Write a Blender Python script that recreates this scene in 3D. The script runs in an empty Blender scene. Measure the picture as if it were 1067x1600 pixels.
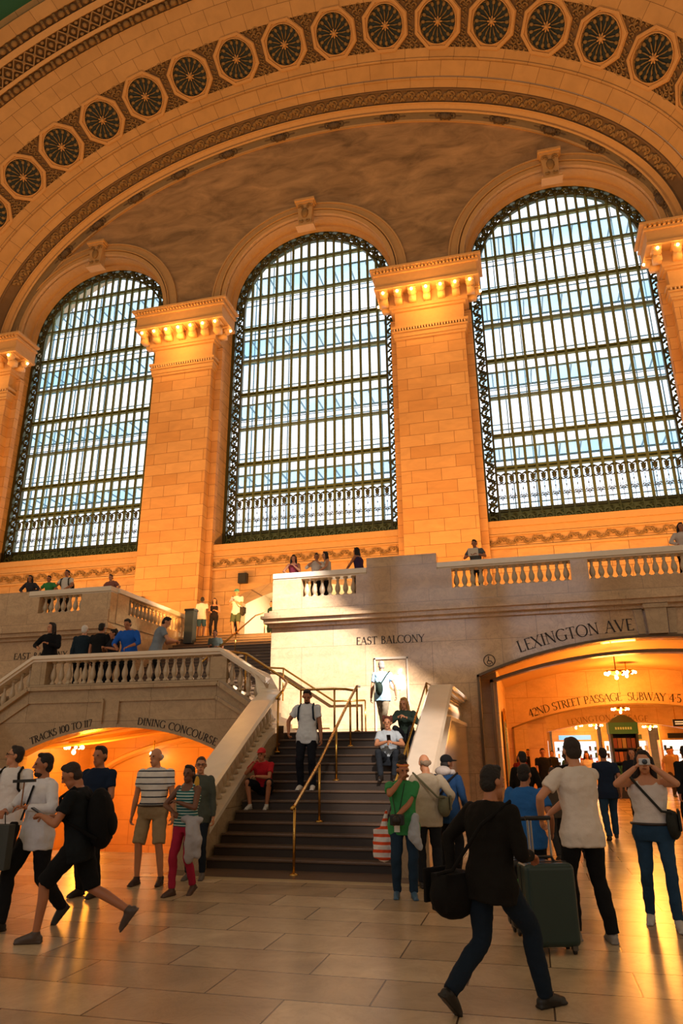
import bpy, math, random
from math import sin, cos, pi, radians as R
from mathutils import Vector as V, Matrix, Quaternion
random.seed(7)
sc = bpy.context.scene
COL = sc.collection

# ------------------------------------------------------------------ helpers
class MB:
    """collects vertices and faces; build() links them as ONE mesh object"""
    def __init__(s): s.v=[]; s.f=[]; s.uv={}
    def add(s, vs, fs, uvs=None):
        n=len(s.v); s.v+= [tuple(p) for p in vs]
        for i,f in enumerate(fs):
            if uvs: s.uv[len(s.f)]=uvs[i]
            s.f.append(tuple(n+k for k in f))
        return s
    def box(s, x0,y0,z0,x1,y1,z1):
        return s.add([(x0,y0,z0),(x1,y0,z0),(x1,y1,z0),(x0,y1,z0),(x0,y0,z1),(x1,y0,z1),(x1,y1,z1),(x0,y1,z1)],
              [(0,3,2,1),(4,5,6,7),(0,1,5,4),(1,2,6,5),(2,3,7,6),(3,0,4,7)])
    def obox(s, c, ax, ay, az):
        """box by centre and three half-axis vectors"""
        c=V(c);ax=V(ax);ay=V(ay);az=V(az); vs=[]
        for k in (-1,1):
            for (i,j) in ((-1,-1),(1,-1),(1,1),(-1,1)): vs.append(c+ax*i+ay*j+az*k)
        return s.add(vs,[(0,3,2,1),(4,5,6,7),(0,1,5,4),(1,2,6,5),(2,3,7,6),(3,0,4,7)])
    def bar(s, a, b, w, h=None, up=(0,0,1)):
        a=V(a);b=V(b);d=b-a;L=d.length
        if L<1e-6: return s
        d/=L; h=h or w; u=V(up)
        if abs(d.dot(u))>.99: u=V((0,1,0))
        x=d.cross(u).normalized(); u=x.cross(d).normalized()
        return s.obox((a+b)/2, x*w/2, d*L/2, u*h/2)
    def tube(s, pts, r, n=8, closed=False, caps=True):
        pts=[V(p) for p in pts]; rs=r if isinstance(r,(list,tuple)) else [r]*len(pts)
        N=len(pts); base=len(s.v); prev=None
        for i,p in enumerate(pts):
            if closed: t=(pts[(i+1)%N]-pts[i-1])
            else: t=(pts[min(i+1,N-1)]-pts[max(i-1,0)])
            t=t.normalized()
            if prev is None:
                u=V((0,0,1)) if abs(t.z)<.9 else V((0,1,0)); x=t.cross(u).normalized()
            else: x=(prev-t*prev.dot(t)).normalized()
            prev=x; y=t.cross(x)
            for k in range(n):
                a=2*pi*k/n; s.v.append(tuple(p+(x*cos(a)+y*sin(a))*rs[i]))
        M=N if closed else N-1
        for i in range(M):
            j=(i+1)%N
            for k in range(n):
                l=(k+1)%n; s.f.append((base+i*n+k,base+i*n+l,base+j*n+l,base+j*n+k))
        if not closed and caps:
            s.f.append(tuple(base+k for k in reversed(range(n)))); s.f.append(tuple(base+(N-1)*n+k for k in range(n)))
        return s
    def lathe(s, prof, c=(0,0,0), n=12, M=None):
        """prof = [(r,z)...] from low to high"""
        base=len(s.v); c=V(c)
        for r,z in prof:
            for k in range(n):
                a=2*pi*k/n; p=V((r*cos(a),r*sin(a),z))
                if M: p=M@p
                s.v.append(tuple(c+p))
        for i in range(len(prof)-1):
            for k in range(n):
                l=(k+1)%n; s.f.append((base+i*n+k,base+i*n+l,base+(i+1)*n+l,base+(i+1)*n+k))
        s.f.append(tuple(base+k for k in reversed(range(n)))); s.f.append(tuple(base+(len(prof)-1)*n+k for k in range(n)))
        return s
    def ell(s, c, ax, ay, az, nu=8, nv=5):
        c=V(c);ax=V(ax);ay=V(ay);az=V(az); base=len(s.v)
        s.v.append(tuple(c-az))
        for j in range(1,nv):
            t=-pi/2+pi*j/nv
            for k in range(nu):
                a=2*pi*k/nu; s.v.append(tuple(c+(ax*cos(a)+ay*sin(a))*cos(t)+az*sin(t)))
        s.v.append(tuple(c+az)); top=len(s.v)-1
        for k in range(nu):
            l=(k+1)%nu; s.f.append((base,base+1+l,base+1+k))
            for j in range(nv-2):
                q=base+1+j*nu; s.f.append((q+k,q+l,q+nu+l,q+nu+k))
            q=base+1+(nv-2)*nu; s.f.append((q+k,q+l,top))
        return s
    def prism(s, poly, y0, y1):
        """polygon in X,Z pushed from y0 to y1"""
        n=len(poly); b=len(s.v)
        for y in (y0,y1):
            for x,z in poly: s.v.append((x,y,z))
        s.f.append(tuple(b+k for k in range(n))); s.f.append(tuple(b+n+k for k in reversed(range(n))))
        for k in range(n):
            l=(k+1)%n; s.f.append((b+k,b+n+k,b+n+l,b+l))
        return s
    def build(s, name, mat=None, parent=None, smooth=False, loc=None, bevel=0):
        me=bpy.data.meshes.new(name); me.from_pydata(s.v,[],s.f); 
        if s.uv:
            uvl=me.uv_layers.new(name='UVMap')
            for p in me.polygons:
                if p.index in s.uv:
                    for li,uv in zip(p.loop_indices,s.uv[p.index]): uvl.data[li].uv=uv
        me.validate(); me.update()
        if smooth: 
            for p in me.polygons: p.use_smooth=True
        o=bpy.data.objects.new(name,me); COL.objects.link(o)
        if mat: me.materials.append(mat)
        if loc: o.location=loc
        if parent: o.parent=parent
        if bevel:
            m=o.modifiers.new('bevel','BEVEL'); m.width=bevel; m.segments=2; m.limit_method='ANGLE'
        return o
def empty(name, loc=(0,0,0), rz=0):
    o=bpy.data.objects.new(name,None); COL.objects.link(o); o.location=loc; o.rotation_euler=(0,0,rz); o.empty_display_size=.1
    return o
def tag(o,label,cat,group=None):
    o['label']=label; o['category']=cat
    if group: o['group']=group
    return o
def struct(o): o['kind']='structure'; return o
def inst(name, me, parent=None, loc=(0,0,0), rz=0, scale=None):
    o=bpy.data.objects.new(name,me); COL.objects.link(o); o.location=loc; o.rotation_euler=(0,0,rz)
    if scale: o.scale=scale
    if parent: o.parent=parent
    return o

# ------------------------------------------------------------------ materials
def newmat(name):
    m=bpy.data.materials.new(name); m.use_nodes=True; nt=m.node_tree; b=nt.nodes['Principled BSDF']; return m,nt,b
def lin(c): return tuple(((x/12.92) if x<=.04045 else ((x+.055)/1.055)**2.4) for x in c)
def hexc(h): h=h.lstrip('#'); return lin(tuple(int(h[i:i+2],16)/255 for i in (0,2,4)))
def nd(nt,t,**k):
    n=nt.nodes.new(t)
    for a,b in k.items():
        if a in n.inputs: n.inputs[a].default_value=b
        else: setattr(n,a,b)
    return n
_mc={}
def plain(col, rough=.6, metal=0, bump=0, bscale=40, var=.0, name=None, spec=None, vscale=6):
    key=(col,rough,metal,bump,bscale,var)
    if key in _mc: return _mc[key]
    m,nt,b=newmat(name or 'surface'); c=hexc(col)
    b.inputs['Roughness'].default_value=rough; b.inputs['Metallic'].default_value=metal
    if spec is not None: b.inputs['Specular IOR Level'].default_value=spec
    tc=nd(nt,'ShaderNodeTexCoord')
    no=nd(nt,'ShaderNodeTexNoise',Scale=vscale,Detail=5.0); nt.links.new(tc.outputs['Object'],no.inputs['Vector'])
    mx=nd(nt,'ShaderNodeMix',data_type='RGBA'); v=var or .08
    mx.inputs[6].default_value=(*[x*(1-v) for x in c],1); mx.inputs[7].default_value=(*[min(1,x*(1+v)) for x in c],1)
    nt.links.new(no.outputs['Fac'],mx.inputs[0]); nt.links.new(mx.outputs[2],b.inputs['Base Color'])
    if bump:
        n2=nd(nt,'ShaderNodeTexNoise',Scale=bscale,Detail=4.0); nt.links.new(tc.outputs['Object'],n2.inputs['Vector'])
        bp=nd(nt,'ShaderNodeBump',Strength=bump,Distance=.02); nt.links.new(n2.outputs['Fac'],bp.inputs['Height']); nt.links.new(bp.outputs['Normal'],b.inputs['Normal'])
    _mc[key]=m; return m
def emit(col, strength, name='lamp_glow'):
    m,nt,b=newmat(name); b.inputs['Base Color'].default_value=(*hexc(col),1)
    b.inputs['Emission Color'].default_value=(*hexc(col),1); b.inputs['Emission Strength'].default_value=strength; return m
def stone(name, c1, c2, mortar, bw=1.5, bh=.6, rough=.75, ms=.012, mode='wall', veins=0, noise=.5, nscale=1.2, bump=.25, offset=.5, coat=0):
    """blocks of stone with joints; mode wall: u=X+Y, v=Z; floor: X,Y; uv: UV map"""
    m,nt,b=newmat(name); L=nt.links
    tc=nd(nt,'ShaderNodeTexCoord')
    if mode=='uv': vec=tc.outputs['UV']
    elif mode=='floor': vec=tc.outputs['Object']
    else:
        sp=nd(nt,'ShaderNodeSeparateXYZ'); L.new(tc.outputs['Object'],sp.inputs[0])
        ad=nd(nt,'ShaderNodeMath',operation='ADD'); L.new(sp.outputs[0],ad.inputs[0]); L.new(sp.outputs[1],ad.inputs[1])
        cb=nd(nt,'ShaderNodeCombineXYZ'); L.new(ad.outputs[0],cb.inputs[0]); L.new(sp.outputs[2],cb.inputs[1]); vec=cb.outputs[0]
    br=nd(nt,'ShaderNodeTexBrick',offset=offset); L.new(vec,br.inputs['Vector'])
    br.inputs['Scale'].default_value=1; br.inputs['Brick Width'].default_value=bw; br.inputs['Row Height'].default_value=bh
    br.inputs['Mortar Size'].default_value=ms; br.inputs['Mortar Smooth'].default_value=.3
    br.inputs['Color1'].default_value=(*hexc(c1),1); br.inputs['Color2'].default_value=(*hexc(c2),1); br.inputs['Mortar'].default_value=(*hexc(mortar),1)
    no=nd(nt,'ShaderNodeTexNoise',Scale=nscale,Detail=8.0,Roughness=.62,Distortion=.6)
    mp=nd(nt,'ShaderNodeMapping'); mp.inputs['Scale'].default_value=(1,1,2.5) if mode=='wall' else (1,1,1)
    L.new(tc.outputs['Object'],mp.inputs[0]); L.new(mp.outputs[0],no.inputs['Vector'])
    rp=nd(nt,'ShaderNodeMapRange'); rp.inputs[1].default_value=.3; rp.inputs[2].default_value=.7; rp.inputs[3].default_value=1-noise*.5; rp.inputs[4].default_value=1+noise*.25
    L.new(no.outputs['Fac'],rp.inputs[0])
    mul=nd(nt,'ShaderNodeVectorMath',operation='SCALE'); L.new(br.outputs['Color'],mul.inputs[0]); L.new(rp.outputs[0],mul.inputs['Scale'])
    out=mul.outputs[0]
    if veins:
        n2=nd(nt,'ShaderNodeTexNoise',Scale=2.2,Detail=9.0,Roughness=.7,Distortion=2.2); L.new(tc.outputs['Object'],n2.inputs['Vector'])
        r2=nd(nt,'ShaderNodeMapRange'); r2.inputs[1].default_value=.47; r2.inputs[2].default_value=.5; L.new(n2.outputs['Fac'],r2.inputs[0])
        r3=nd(nt,'ShaderNodeMapRange'); r3.inputs[1].default_value=.5; r3.inputs[2].default_value=.55; r3.inputs[3].default_value=1; r3.inputs[4].default_value=0; L.new(n2.outputs['Fac'],r3.inputs[0])
        mm=nd(nt,'ShaderNodeMath',operation='MULTIPLY'); L.new(r2.outputs[0],mm.inputs[0]); L.new(r3.outputs[0],mm.inputs[1])
        m3=nd(nt,'ShaderNodeMath',operation='MULTIPLY'); L.new(mm.outputs[0],m3.inputs[0]); m3.inputs[1].default_value=veins
        mx=nd(nt,'ShaderNodeMix',data_type='RGBA'); L.new(m3.outputs[0],mx.inputs[0]); L.new(out,mx.inputs[6]); mx.inputs[7].default_value=(*hexc(mortar),1); out=mx.outputs[2]
    L.new(out,b.inputs['Base Color']); b.inputs['Roughness'].default_value=rough
    if coat: b.inputs['Coat Weight'].default_value=coat; b.inputs['Coat Roughness'].default_value=.06
    if bump:
        iv=nd(nt,'ShaderNodeMath',operation='SUBTRACT'); iv.inputs[0].default_value=1; L.new(br.outputs['Fac'],iv.inputs[1])
        bp=nd(nt,'ShaderNodeBump',Strength=bump,Distance=.02); L.new(iv.outputs[0],bp.inputs['Height']); L.new(bp.outputs['Normal'],b.inputs['Normal'])
    return m
M_caen  = stone('caen_stone','#c39a68','#b98f5e','#7d5a38',1.45,.62,.8,.014)
M_tymp  = stone('tympanum_marble','#b08a60','#a8835a','#8a6846',60,60,.8,.0,noise=1.1,nscale=.5,bump=0)
M_vous  = stone('arch_stone','#b88f5c','#b08754','#6a4a2c',1.25,.72,.8,.012,mode='uv',noise=.25,bump=.2)
M_mould = plain('#bd935f',.75,var=.12)
M_orn   = plain('#86683f',.85,var=.25,bump=.4,bscale=9,vscale=3)
M_ornd  = plain('#6b5135',.85,var=.25,vscale=3)
M_marble= stone('polished_marble','#d0b08a','#c5a27c','#8a7258',1.9,1.15,.09,.006,veins=.35,noise=.35,bump=.05,nscale=1.6)
M_marb2 = stone('honed_marble','#b89f7d','#ae9472','#7c6850',1.6,.8,.15,.006,veins=.3,noise=.35,bump=.05,nscale=1.8)
M_rail  = plain('#eadcc6',.22,var=.1,vscale=4)
M_balus = plain('#c5b193',.3,var=.15,vscale=5)
M_floor = stone('floor_marble','#d2ba96','#a9906f','#5c4a36',1.25,.62,.27,.008,mode='floor',veins=.12,noise=.55,nscale=1.3,bump=.08)
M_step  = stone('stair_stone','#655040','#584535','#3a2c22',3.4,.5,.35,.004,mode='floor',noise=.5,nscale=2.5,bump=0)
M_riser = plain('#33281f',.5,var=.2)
M_brass = plain('#c69a4e',.22,1,var=.1)
M_bronze= plain('#47482a',.45,.5,var=.25,bump=.2,bscale=14)
M_green = plain('#6c7344',.5,.3,var=.3,vscale=2)
M_ceil  = plain('#12513f',.8,var=.15,vscale=.6)
M_black = plain('#141414',.5)
M_letter= plain('#2a2018',.6)
M_warmw = plain('#d9b27c',.6,var=.1)

# ------------------------------------------------------------------ camera
cd=bpy.data.cameras.new('camera'); cam=bpy.data.objects.new('camera',cd); COL.objects.link(cam)
FOC=1085.5; cd.sensor_fit='VERTICAL'; cd.sensor_height=36; cd.sensor_width=24; cd.lens=FOC/1600*36; cd.clip_end=500
pitch,yaw,roll=0.334464,0.249612,-0.007779
cam.location=(0,0,1.67)
cam.matrix_world=Matrix.Translation((0,0,1.67))@Matrix.Rotation(yaw,4,'Z')@Matrix.Rotation(pi/2+pitch,4,'X')@Matrix.Rotation(roll,4,'Z')
sc.camera=cam

CX=-9.12; Z0=23.4; YT=28.8
def build_empty_struct(name,loc): 
    o=empty(name,loc); o['kind']='structure'; return o

# ------------------------------------------------------------------ floor
f=MB(); f.add([(-30,-8,0),(14,-8,0),(14,12.55,0),(-30,12.55,0)],[(0,1,2,3)])
f.add([(-4.9,12.55,0),(14,12.55,0),(14,60,0),(-4.9,60,0)],[(0,1,2,3)])
f.add([(-30,12.55,0),(-13.2,12.55,0),(-13.2,60,0),(-30,60,0)],[(0,1,2,3)])
f.add([(-13.2,12.55,0),(-4.9,12.55,0),(-4.9,19.5,-1.0),(-13.2,19.5,-1.0)],[(0,1,2,3)])
struct(f.build('floor',M_floor))
# pale border strip let into the floor in front of the stairs
t=MB().box(-5.7,10.2,.0,-1.2,10.38,.004); struct(t.build('trim_1',plain('#cdb68c',.2)))
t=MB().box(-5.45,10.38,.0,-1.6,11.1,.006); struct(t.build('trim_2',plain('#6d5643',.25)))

# ------------------------------------------------------------------ east window wall with three arched openings
WX=[CX-12.6,CX,CX+12.6]; WR=4.42; WZC=24.5; SILL=10.85; OPR=4.5
def wall_grid(mb, x0,x1,dx,lo,hi,y,flip=False):
    n=int(round((x1-x0)/dx)); xs=[x0+(x1-x0)*i/n for i in range(n+1)]
    for a,b in zip(xs,xs[1:]):
        m=(a+b)/2
        for (l0,l1),(h0,h1) in zip(lo(a,b),hi(a,b)):
            if max(h0-l0,h1-l1)<=.001: continue
            mb.add([(a,y,l0),(b,y,l1),(b,y,h1),(a,y,h0)],[(0,1,2,3)])
def ell_top(x):
    k=1-((x-CX)/17.75)**2
    return Z0+11.6*math.sqrt(k) if k>0 else Z0
def archz(x,xc,r): 
    k=r*r-(x-xc)**2
    return WZC+math.sqrt(k) if k>0 else WZC
def near(a,b):
    m=(a+b)/2
    for xc in WX:
        if abs(m-xc)<OPR: return xc
    return None
def lo(a,b):
    xc=near(a,b)
    return [(archz(a,xc,OPR),archz(b,xc,OPR))] if xc is not None else [(Z0-.2,Z0-.2)]
def hi(a,b): return [(ell_top(a),ell_top(b))]
edges=sorted(set([CX-17.6,CX+17.6]+[xc+s*OPR for xc in WX for s in (-1,1)]))
w=MB()
for a,b in zip(edges,edges[1:]): wall_grid(w,a,b,.15,lo,hi,YT)
struct(w.build('wall_tympanum',M_tymp))
w=MB()   # piers between the windows and the wall below the sills, with the doorway under the middle window
yb=30.2
def pier(x0,x1): w.box(x0,YT,SILL-.05,x1,yb,Z0-.1)
pier(CX-30,WX[0]-OPR); pier(WX[0]+OPR,WX[1]-OPR); pier(WX[1]+OPR,WX[2]-OPR); pier(WX[2]+OPR,CX+30)
DX0,DX1=-12.4,-5.8
w.box(CX-30,YT,5.6,DX0,yb,SILL-.05); w.box(DX1,YT,5.6,CX+30,yb,SILL-.05)
n=16
for i in range(n):
    a=DX0+(DX1-DX0)*i/n; b=DX0+(DX1-DX0)*(i+1)/n
    za,zb=[8.35+.75*(1-((q-(DX0+DX1)/2)/((DX1-DX0)/2))**2) for q in (a,b)]
    w.add([(a,YT,za),(b,YT,zb),(b,yb,zb),(a,yb,za),(a,YT,SILL-.05),(b,YT,SILL-.05),(b,yb,SILL-.05),(a,yb,SILL-.05)],[(0,3,2,1),(4,5,6,7),(0,1,5,4),(2,3,7,6)])
struct(w.build('wall_east',M_caen))
# window reveals (soffit and jambs) and archivolts
for i,xc in enumerate(WX):
    s=MB(); N=40
    path=[(xc-OPR,SILL)]+[(xc+OPR*cos(pi-pi*k/N),WZC+OPR*sin(pi-pi*k/N)) for k in range(N+1)]+[(xc+OPR,SILL)]
    for (a,b) in list(zip(path,path[1:]))[1:-1]: s.add([(a[0],YT,a[1]),(b[0],YT,b[1]),(b[0],yb,b[1]),(a[0],yb,a[1])],[(0,1,2,3)])
    # rings
    def ring(r0,r1,y0,y1):
        for k in range(N):
            p=[]
            for aa in (pi*k/N,pi*(k+1)/N):
                for (r,y) in ((r0,y1),(r0,y0),(r1,y0),(r1,y1)): p.append((xc+r*cos(aa),y,WZC+r*sin(aa)))
            s.add(p,[(0,4,5,1),(1,5,6,2),(2,6,7,3)])
    ring(4.5,4.72,YT-.16,YT+.1); ring(4.78,4.84,YT-.2,YT); ring(4.84,5.2,YT-.08,YT); ring(5.2,5.28,YT-.14,YT); ring(4.36,4.5,29.5,30)
    struct(s.build('trim_%d'%(3+i),M_mould,smooth=False))
# sill mouldings + frieze of scrolls under each window
def scroll(mb,c,u,v,nrm,r,turn=1,w=.3):
    """small running scroll: spiral tube and two leaves on a surface frame u,v"""
    c=V(c);u=V(u);v=V(v);nrm=V(nrm)
    pts=[]
    for k in range(9):
        a=k/8*1.6*pi; q=r*(1-.75*k/8); pts.append(c+u*cos(a)*q+v*sin(a)*q*turn+nrm*.02)
    mb.tube(pts,[r*w*(1-.06*k) for k in range(9)],5)
    mb.ell(c+nrm*.02,u*r*.25,v*r*.25,nrm*r*.3,6,4)
for i,xc in enumerate(WX):
    s=MB(); x0,x1=xc-OPR,xc+OPR
    s.box(x0,YT-.15,10.62,x1,yb,10.9); s.box(x0,YT-.05,10.35,x1,YT,10.62); s.box(x0,YT-.1,9.68,x1,YT,9.78); s.box(x0,YT-.1,10.25,x1,YT,10.32)
    struct(s.build('trim_%d'%(6+i),M_mould))
    s=MB(); k=0; x=x0+.2
    while x<x1-.1:
        scroll(s,(x,YT-.03,10.02),(1,0,0),(0,0,1),(0,-1,0),.17,1 if k%2 else -1); s.ell((x+.18,YT-.03,10.02+(.1 if k%2 else -.1)),(.12,0,.04),(0,.03,0),(-.02,0,.05),6,4); x+=.36; k+=1
    struct(s.build('trim_%d'%(9+i),M_orn))
# keystone brackets
for i,(xc,zt) in enumerate([(WX[0],29.4),(WX[1],29.45),(WX[2],29.4)]):
    e=empty('keystone_bracket',(xc,YT,28.9)); tag(e,'carved keystone bracket over the '+('left','middle','right')[i]+' arched window','keystone','keystone brackets')
    s=MB(); s.box(-.55,-.62,.72,.55,0,.85); s.box(-.48,-.52,.6,.48,0,.72); s.build('cap',M_mould,e)
    s=MB(); s.prism([(-.42,.6),(.42,.6),(.34,-.75),(-.34,-.75)],-.42,0); s.build('block',M_mould,e)
    s=MB()
    for sx in (-1,1): scroll(s,(sx*.2,-.46,.38),(sx,0,0),(0,0,1),(0,-1,0),.16); scroll(s,(sx*.15,-.46,-.5),(sx,0,0),(0,0,1),(0,-1,0),.12,-1)
    s.ell((0,-.46,0),(.2,0,0),(0,.12,0),(0,0,.32)); s.build('carving',M_orn,e,True)
    s=MB().box(-.5,-.5,-.85,.5,0,-.74); s.build('foot',M_mould,e)

# ------------------------------------------------------------------ windows
pane_lv=[13.76,15.4,17.36,19.34,21.31,23.29,25.26,27.23]
def make_window(i,xc):
    root=build_empty_struct('window_%d'%(i+1),(xc,30,SILL))
    g=lambda z:z-SILL
    GR=3.92; zc=g(WZC); YF=0
    fr=MB(); N=48
    def band(r0,r1,y0,y1,zb=0.0):
        # inverted U : two jambs + arch
        for sx in (-1,1):
            fr.box(min(sx*r0,sx*r1),y0,zb,max(sx*r0,sx*r1),y1,zc)
        for k in range(N):
            a0,a1=pi*k/N,pi*(k+1)/N; p=[]
            for aa in (a0,a1):
                for (r,y) in ((r0,y0),(r1,y0),(r1,y1),(r0,y1)): p.append((r*cos(aa),y,zc+r*sin(aa)))
            fr.add(p,[(0,1,5,4),(1,2,6,5),(2,3,7,6),(3,0,4,7)])
    band(4.34,4.5,-.12,.12); band(3.84,3.94,-.1,.1)
    fr.box(-4.45,-.1,0,4.45,.1,.14); fr.box(-3.9,-.08,.85,3.9,.08,.98)
    fr.build('frame',M_bronze,root)
    # solid cast panel at the foot
    p=MB().box(-4.4,.0,.1,4.4,.06,.9); 
    x=-4.2
    while x<4.3: 
        scroll(p,(x,-.02,.5),(1,0,0),(0,0,1),(0,-1,0),.2,1); scroll(p,(x+.2,-.02,.35),(1,0,0),(0,0,1),(0,-1,0),.13,-1); scroll(p,(x+.2,-.02,.68),(-1,0,0),(0,0,1),(0,-1,0),.12,1); x+=.4
    p.build('foot_panel',M_green,root)
    # border scrollwork
    s=MB(); z=.6
    k=0
    while z<zc:
        for sx in (-1,1):
            scroll(s,(sx*4.14,0,z),(0,0,1),(sx,0,0),(0,-1,0),.2,1 if k%2 else -1,.32)
            s.ell((sx*4.14,0,z+.2),(.16,0,.05),(0,.03,0),(-.03,0,.06),6,4); s.ell((sx*4.02,0,z+.12),(.09,0,.09),(0,.03,0),(-.04,0,.04),6,4)
            s.ell((sx*4.24,0,z-.12),(.09,0,-.09),(0,.03,0),(.04,0,.04),6,4)
        z+=.4; k+=1
    n=34
    for k in range(n+1):
        a=pi*k/n; u=V((-sin(a),0,cos(a))); v=V((cos(a),0,sin(a))); c=V((0,0,zc))+v*4.14
        scroll(s,c,u,v,(0,-1,0),.2,1 if k%2 else -1,.5); s.ell(c+u*.2,v*.2,(0,.04,0),u*.09,6,4); s.ell(c+u*.1+v*.1,v*.1+u*.05,(0,.04,0),u*.06,6,4); s.ell(c+u*.1-v*.1,v*.1-u*.05,(0,.04,0),u*.06,6,4)
    s.build('border_scrollwork',M_bronze,root,True)
    # glazing bars
    b=MB(); nc=17; pw=2*GR/nc
    def ztop(x): return zc+math.sqrt(max(0,GR*GR-x*x))
    for k in range(1,nc):
        x=-GR+k*pw; b.box(x-.062,-.05,.1,x+.062,.05,ztop(x)); 
        b.box(x-.015,-.11,.1,x+.015,-.07,ztop(x))
    for j,zz in enumerate(pane_lv):
        z=g(zz); hw=GR if z<=zc else math.sqrt(max(0,GR*GR-(z-zc)**2))
        th=.08 if j in (0,1,3,5) else .05
        b.box(-hw,-.08,z-th-.02,hw,.08,z-th+.025); b.box(-hw,-.08,z+th-.02,hw,.08,z+th+.02)
        if th>.06: b.box(-hw,.02,z-th,hw,.05,z+th)
    b.build('glazing_bars',M_green,root)
    # bronze anthemion grille in the lowest row
    s=MB()
    for k in range(nc):
        x=-GR+(k+.5)*pw; zt=g(13.6)
        for sx in (-1,1):
            scroll(s,(x+sx*.09,-.05,zt-.22),(sx,0,0),(0,0,1),(0,-1,0),.13,1,.36); scroll(s,(x+sx*.08,-.05,zt-.52),(sx,0,0),(0,0,1),(0,-1,0),.1,-1,.34)
            s.ell((x+sx*.12,-.05,zt-.1),(.07,0,sx*.03),(0,.02,0),(0,0,.05),6,4)
            scroll(s,(x+sx*.07,-.05,zt-1.2),(sx,0,0),(0,0,1),(0,-1,0),.08,1,.3)
            s.tube([(x+sx*.1,-.05,zt-1.0),(x+sx*.13,-.05,zt-1.15),(x,-.05,zt-1.35)],.012,5)
        s.ell((x,-.05,zt-.33),(.1,0,0),(0,.03,0),(0,0,.16),8,5); s.ell((x,-.05,zt-.85),(.03,0,0),(0,.02,0),(0,0,.06),6,4)
        s.tube([(x,-.05,zt-.5),(x,-.05,.95)],.011,5)
    s.build('grille',M_bronze,root,True)
    # outer glazing wall 2 m behind with walkways
    m=_glow
    gl=MB(); n=36
    poly=[(-5.95,-.3),(5.95,-.3)]+[(5.95*cos(pi*k/n),zc+5.95*sin(pi*k/n)) for k in range(n+1)]
    gl.add([(x,2.4,z) for x,z in poly],[tuple(range(len(poly)))]); gl.build('outer_glazing',m,root)
    b=MB()
    for k in range(-5,6):
        x=k*1.04; b.box(x-.025,2.25,0,x+.025,2.32,zc+math.sqrt(max(0,5.9**2-x*x)))
    z=2.0
    while z<zc+3.5:
        hw=5.8 if z<=zc else math.sqrt(max(0,5.8**2-(z-zc)**2)); b.box(-hw,2.24,z,hw,2.3,z+.05); b.box(-hw,2.24,z+.3,hw,2.28,z+.34); z+=1.95
    b.build('outer_bars',_outbar,root)
    c=MB()
    for zz in (15.0,19.0,22.95,26.9):
        z=g(zz)+.1; hw=5.7 if z<=zc else math.sqrt(max(0,5.7**2-(z-zc)**2)); c.box(-hw,.6,z,hw,2.1,z+.03)
    c.build('glass_walkway',_walk,root)
    c=MB()
    for zz in (15.0,19.0,22.95,26.9):
        z=g(zz); hw=5.7 if z<=zc else math.sqrt(max(0,5.7**2-(z-zc)**2)); c.box(-hw,.55,z,hw,.6,z+.1); c.box(-hw,2.05,z,hw,2.1,z+.1)
        x=-int(hw/.92)*.92
        while x<hw: c.box(x-.03,.6,z+.03,x+.03,2.1,z+.1); x+=.92
        c.tube([(-hw,.6,z+1.0),(hw,.6,z+1.0)],.025,6)
    c.build('walkway_beams',_outbar,root)
    gs=MB(); gs.add([(x*.7,.02,z if z<zc else zc+(z-zc)*.7) for x,z in poly],[tuple(range(len(poly)))]); gs.build('glass',_clear,root)
    jm=MB()   # side walls of the window chamber
    jm.box(-6.1,.25,0,-6.0,2.6,zc); jm.box(6.0,.25,0,6.1,2.6,zc); jm.box(-6.1,.25,-.1,6.1,2.6,0)
    jm.build('chamber_wall',plain('#9fb4bd',.7),root)
def glowmat():
    m,nt,b=newmat('daylit_glass'); L=nt.links
    tc=nd(nt,'ShaderNodeTexCoord'); no=nd(nt,'ShaderNodeTexNoise',Scale=.35,Detail=3.0); L.new(tc.outputs['Object'],no.inputs['Vector'])
    mx=nd(nt,'ShaderNodeMix',data_type='RGBA'); mx.inputs[6].default_value=(.62,.8,.95,1); mx.inputs[7].default_value=(1,.93,.95,1)
    rp=nd(nt,'ShaderNodeMapRange'); rp.inputs[1].default_value=.35; rp.inputs[2].default_value=.55; L.new(no.outputs['Fac'],rp.inputs[0]); L.new(rp.outputs[0],mx.inputs[0])
    b.inputs['Base Color'].default_value=(.05,.05,.05,1); L.new(mx.outputs[2],b.inputs['Emission Color']); b.inputs['Emission Strength'].default_value=2.3
    return m
_glow=glowmat(); _outbar=plain('#7fa3b5',.5)
_walk=bpy.data.materials.new('walkway_glass'); _walk.use_nodes=True; nt=_walk.node_tree; nt.nodes.clear()
o_=nt.nodes.new('ShaderNodeOutputMaterial'); mxs=nt.nodes.new('ShaderNodeMixShader'); tr=nt.nodes.new('ShaderNodeBsdfTransparent'); tl=nt.nodes.new('ShaderNodeBsdfTranslucent'); tl.inputs[0].default_value=(.6,.85,.95,1)
mxs.inputs[0].default_value=.3; tr.inputs[0].default_value=(.85,.96,1,1); nt.links.new(tr.outputs[0],mxs.inputs[1]); nt.links.new(tl.outputs[0],mxs.inputs[2]); nt.links.new(mxs.outputs[0],o_.inputs[0])
_clear=bpy.data.materials.new('clear_glass'); _clear.use_nodes=True; nt=_clear.node_tree; nt.nodes.clear()
o_=nt.nodes.new('ShaderNodeOutputMaterial'); mxs=nt.nodes.new('ShaderNodeMixShader'); tr=nt.nodes.new('ShaderNodeBsdfTransparent'); gsx=nt.nodes.new('ShaderNodeBsdfGlossy'); gsx.inputs['Roughness'].default_value=.05
mxs.inputs[0].default_value=.06; tr.inputs[0].default_value=(.93,.97,1,1); nt.links.new(tr.outputs[0],mxs.inputs[1]); nt.links.new(gsx.outputs[0],mxs.inputs[2]); nt.links.new(mxs.outputs[0],o_.inputs[0])
for i,xc in enumerate(WX): make_window(i,xc)

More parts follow.
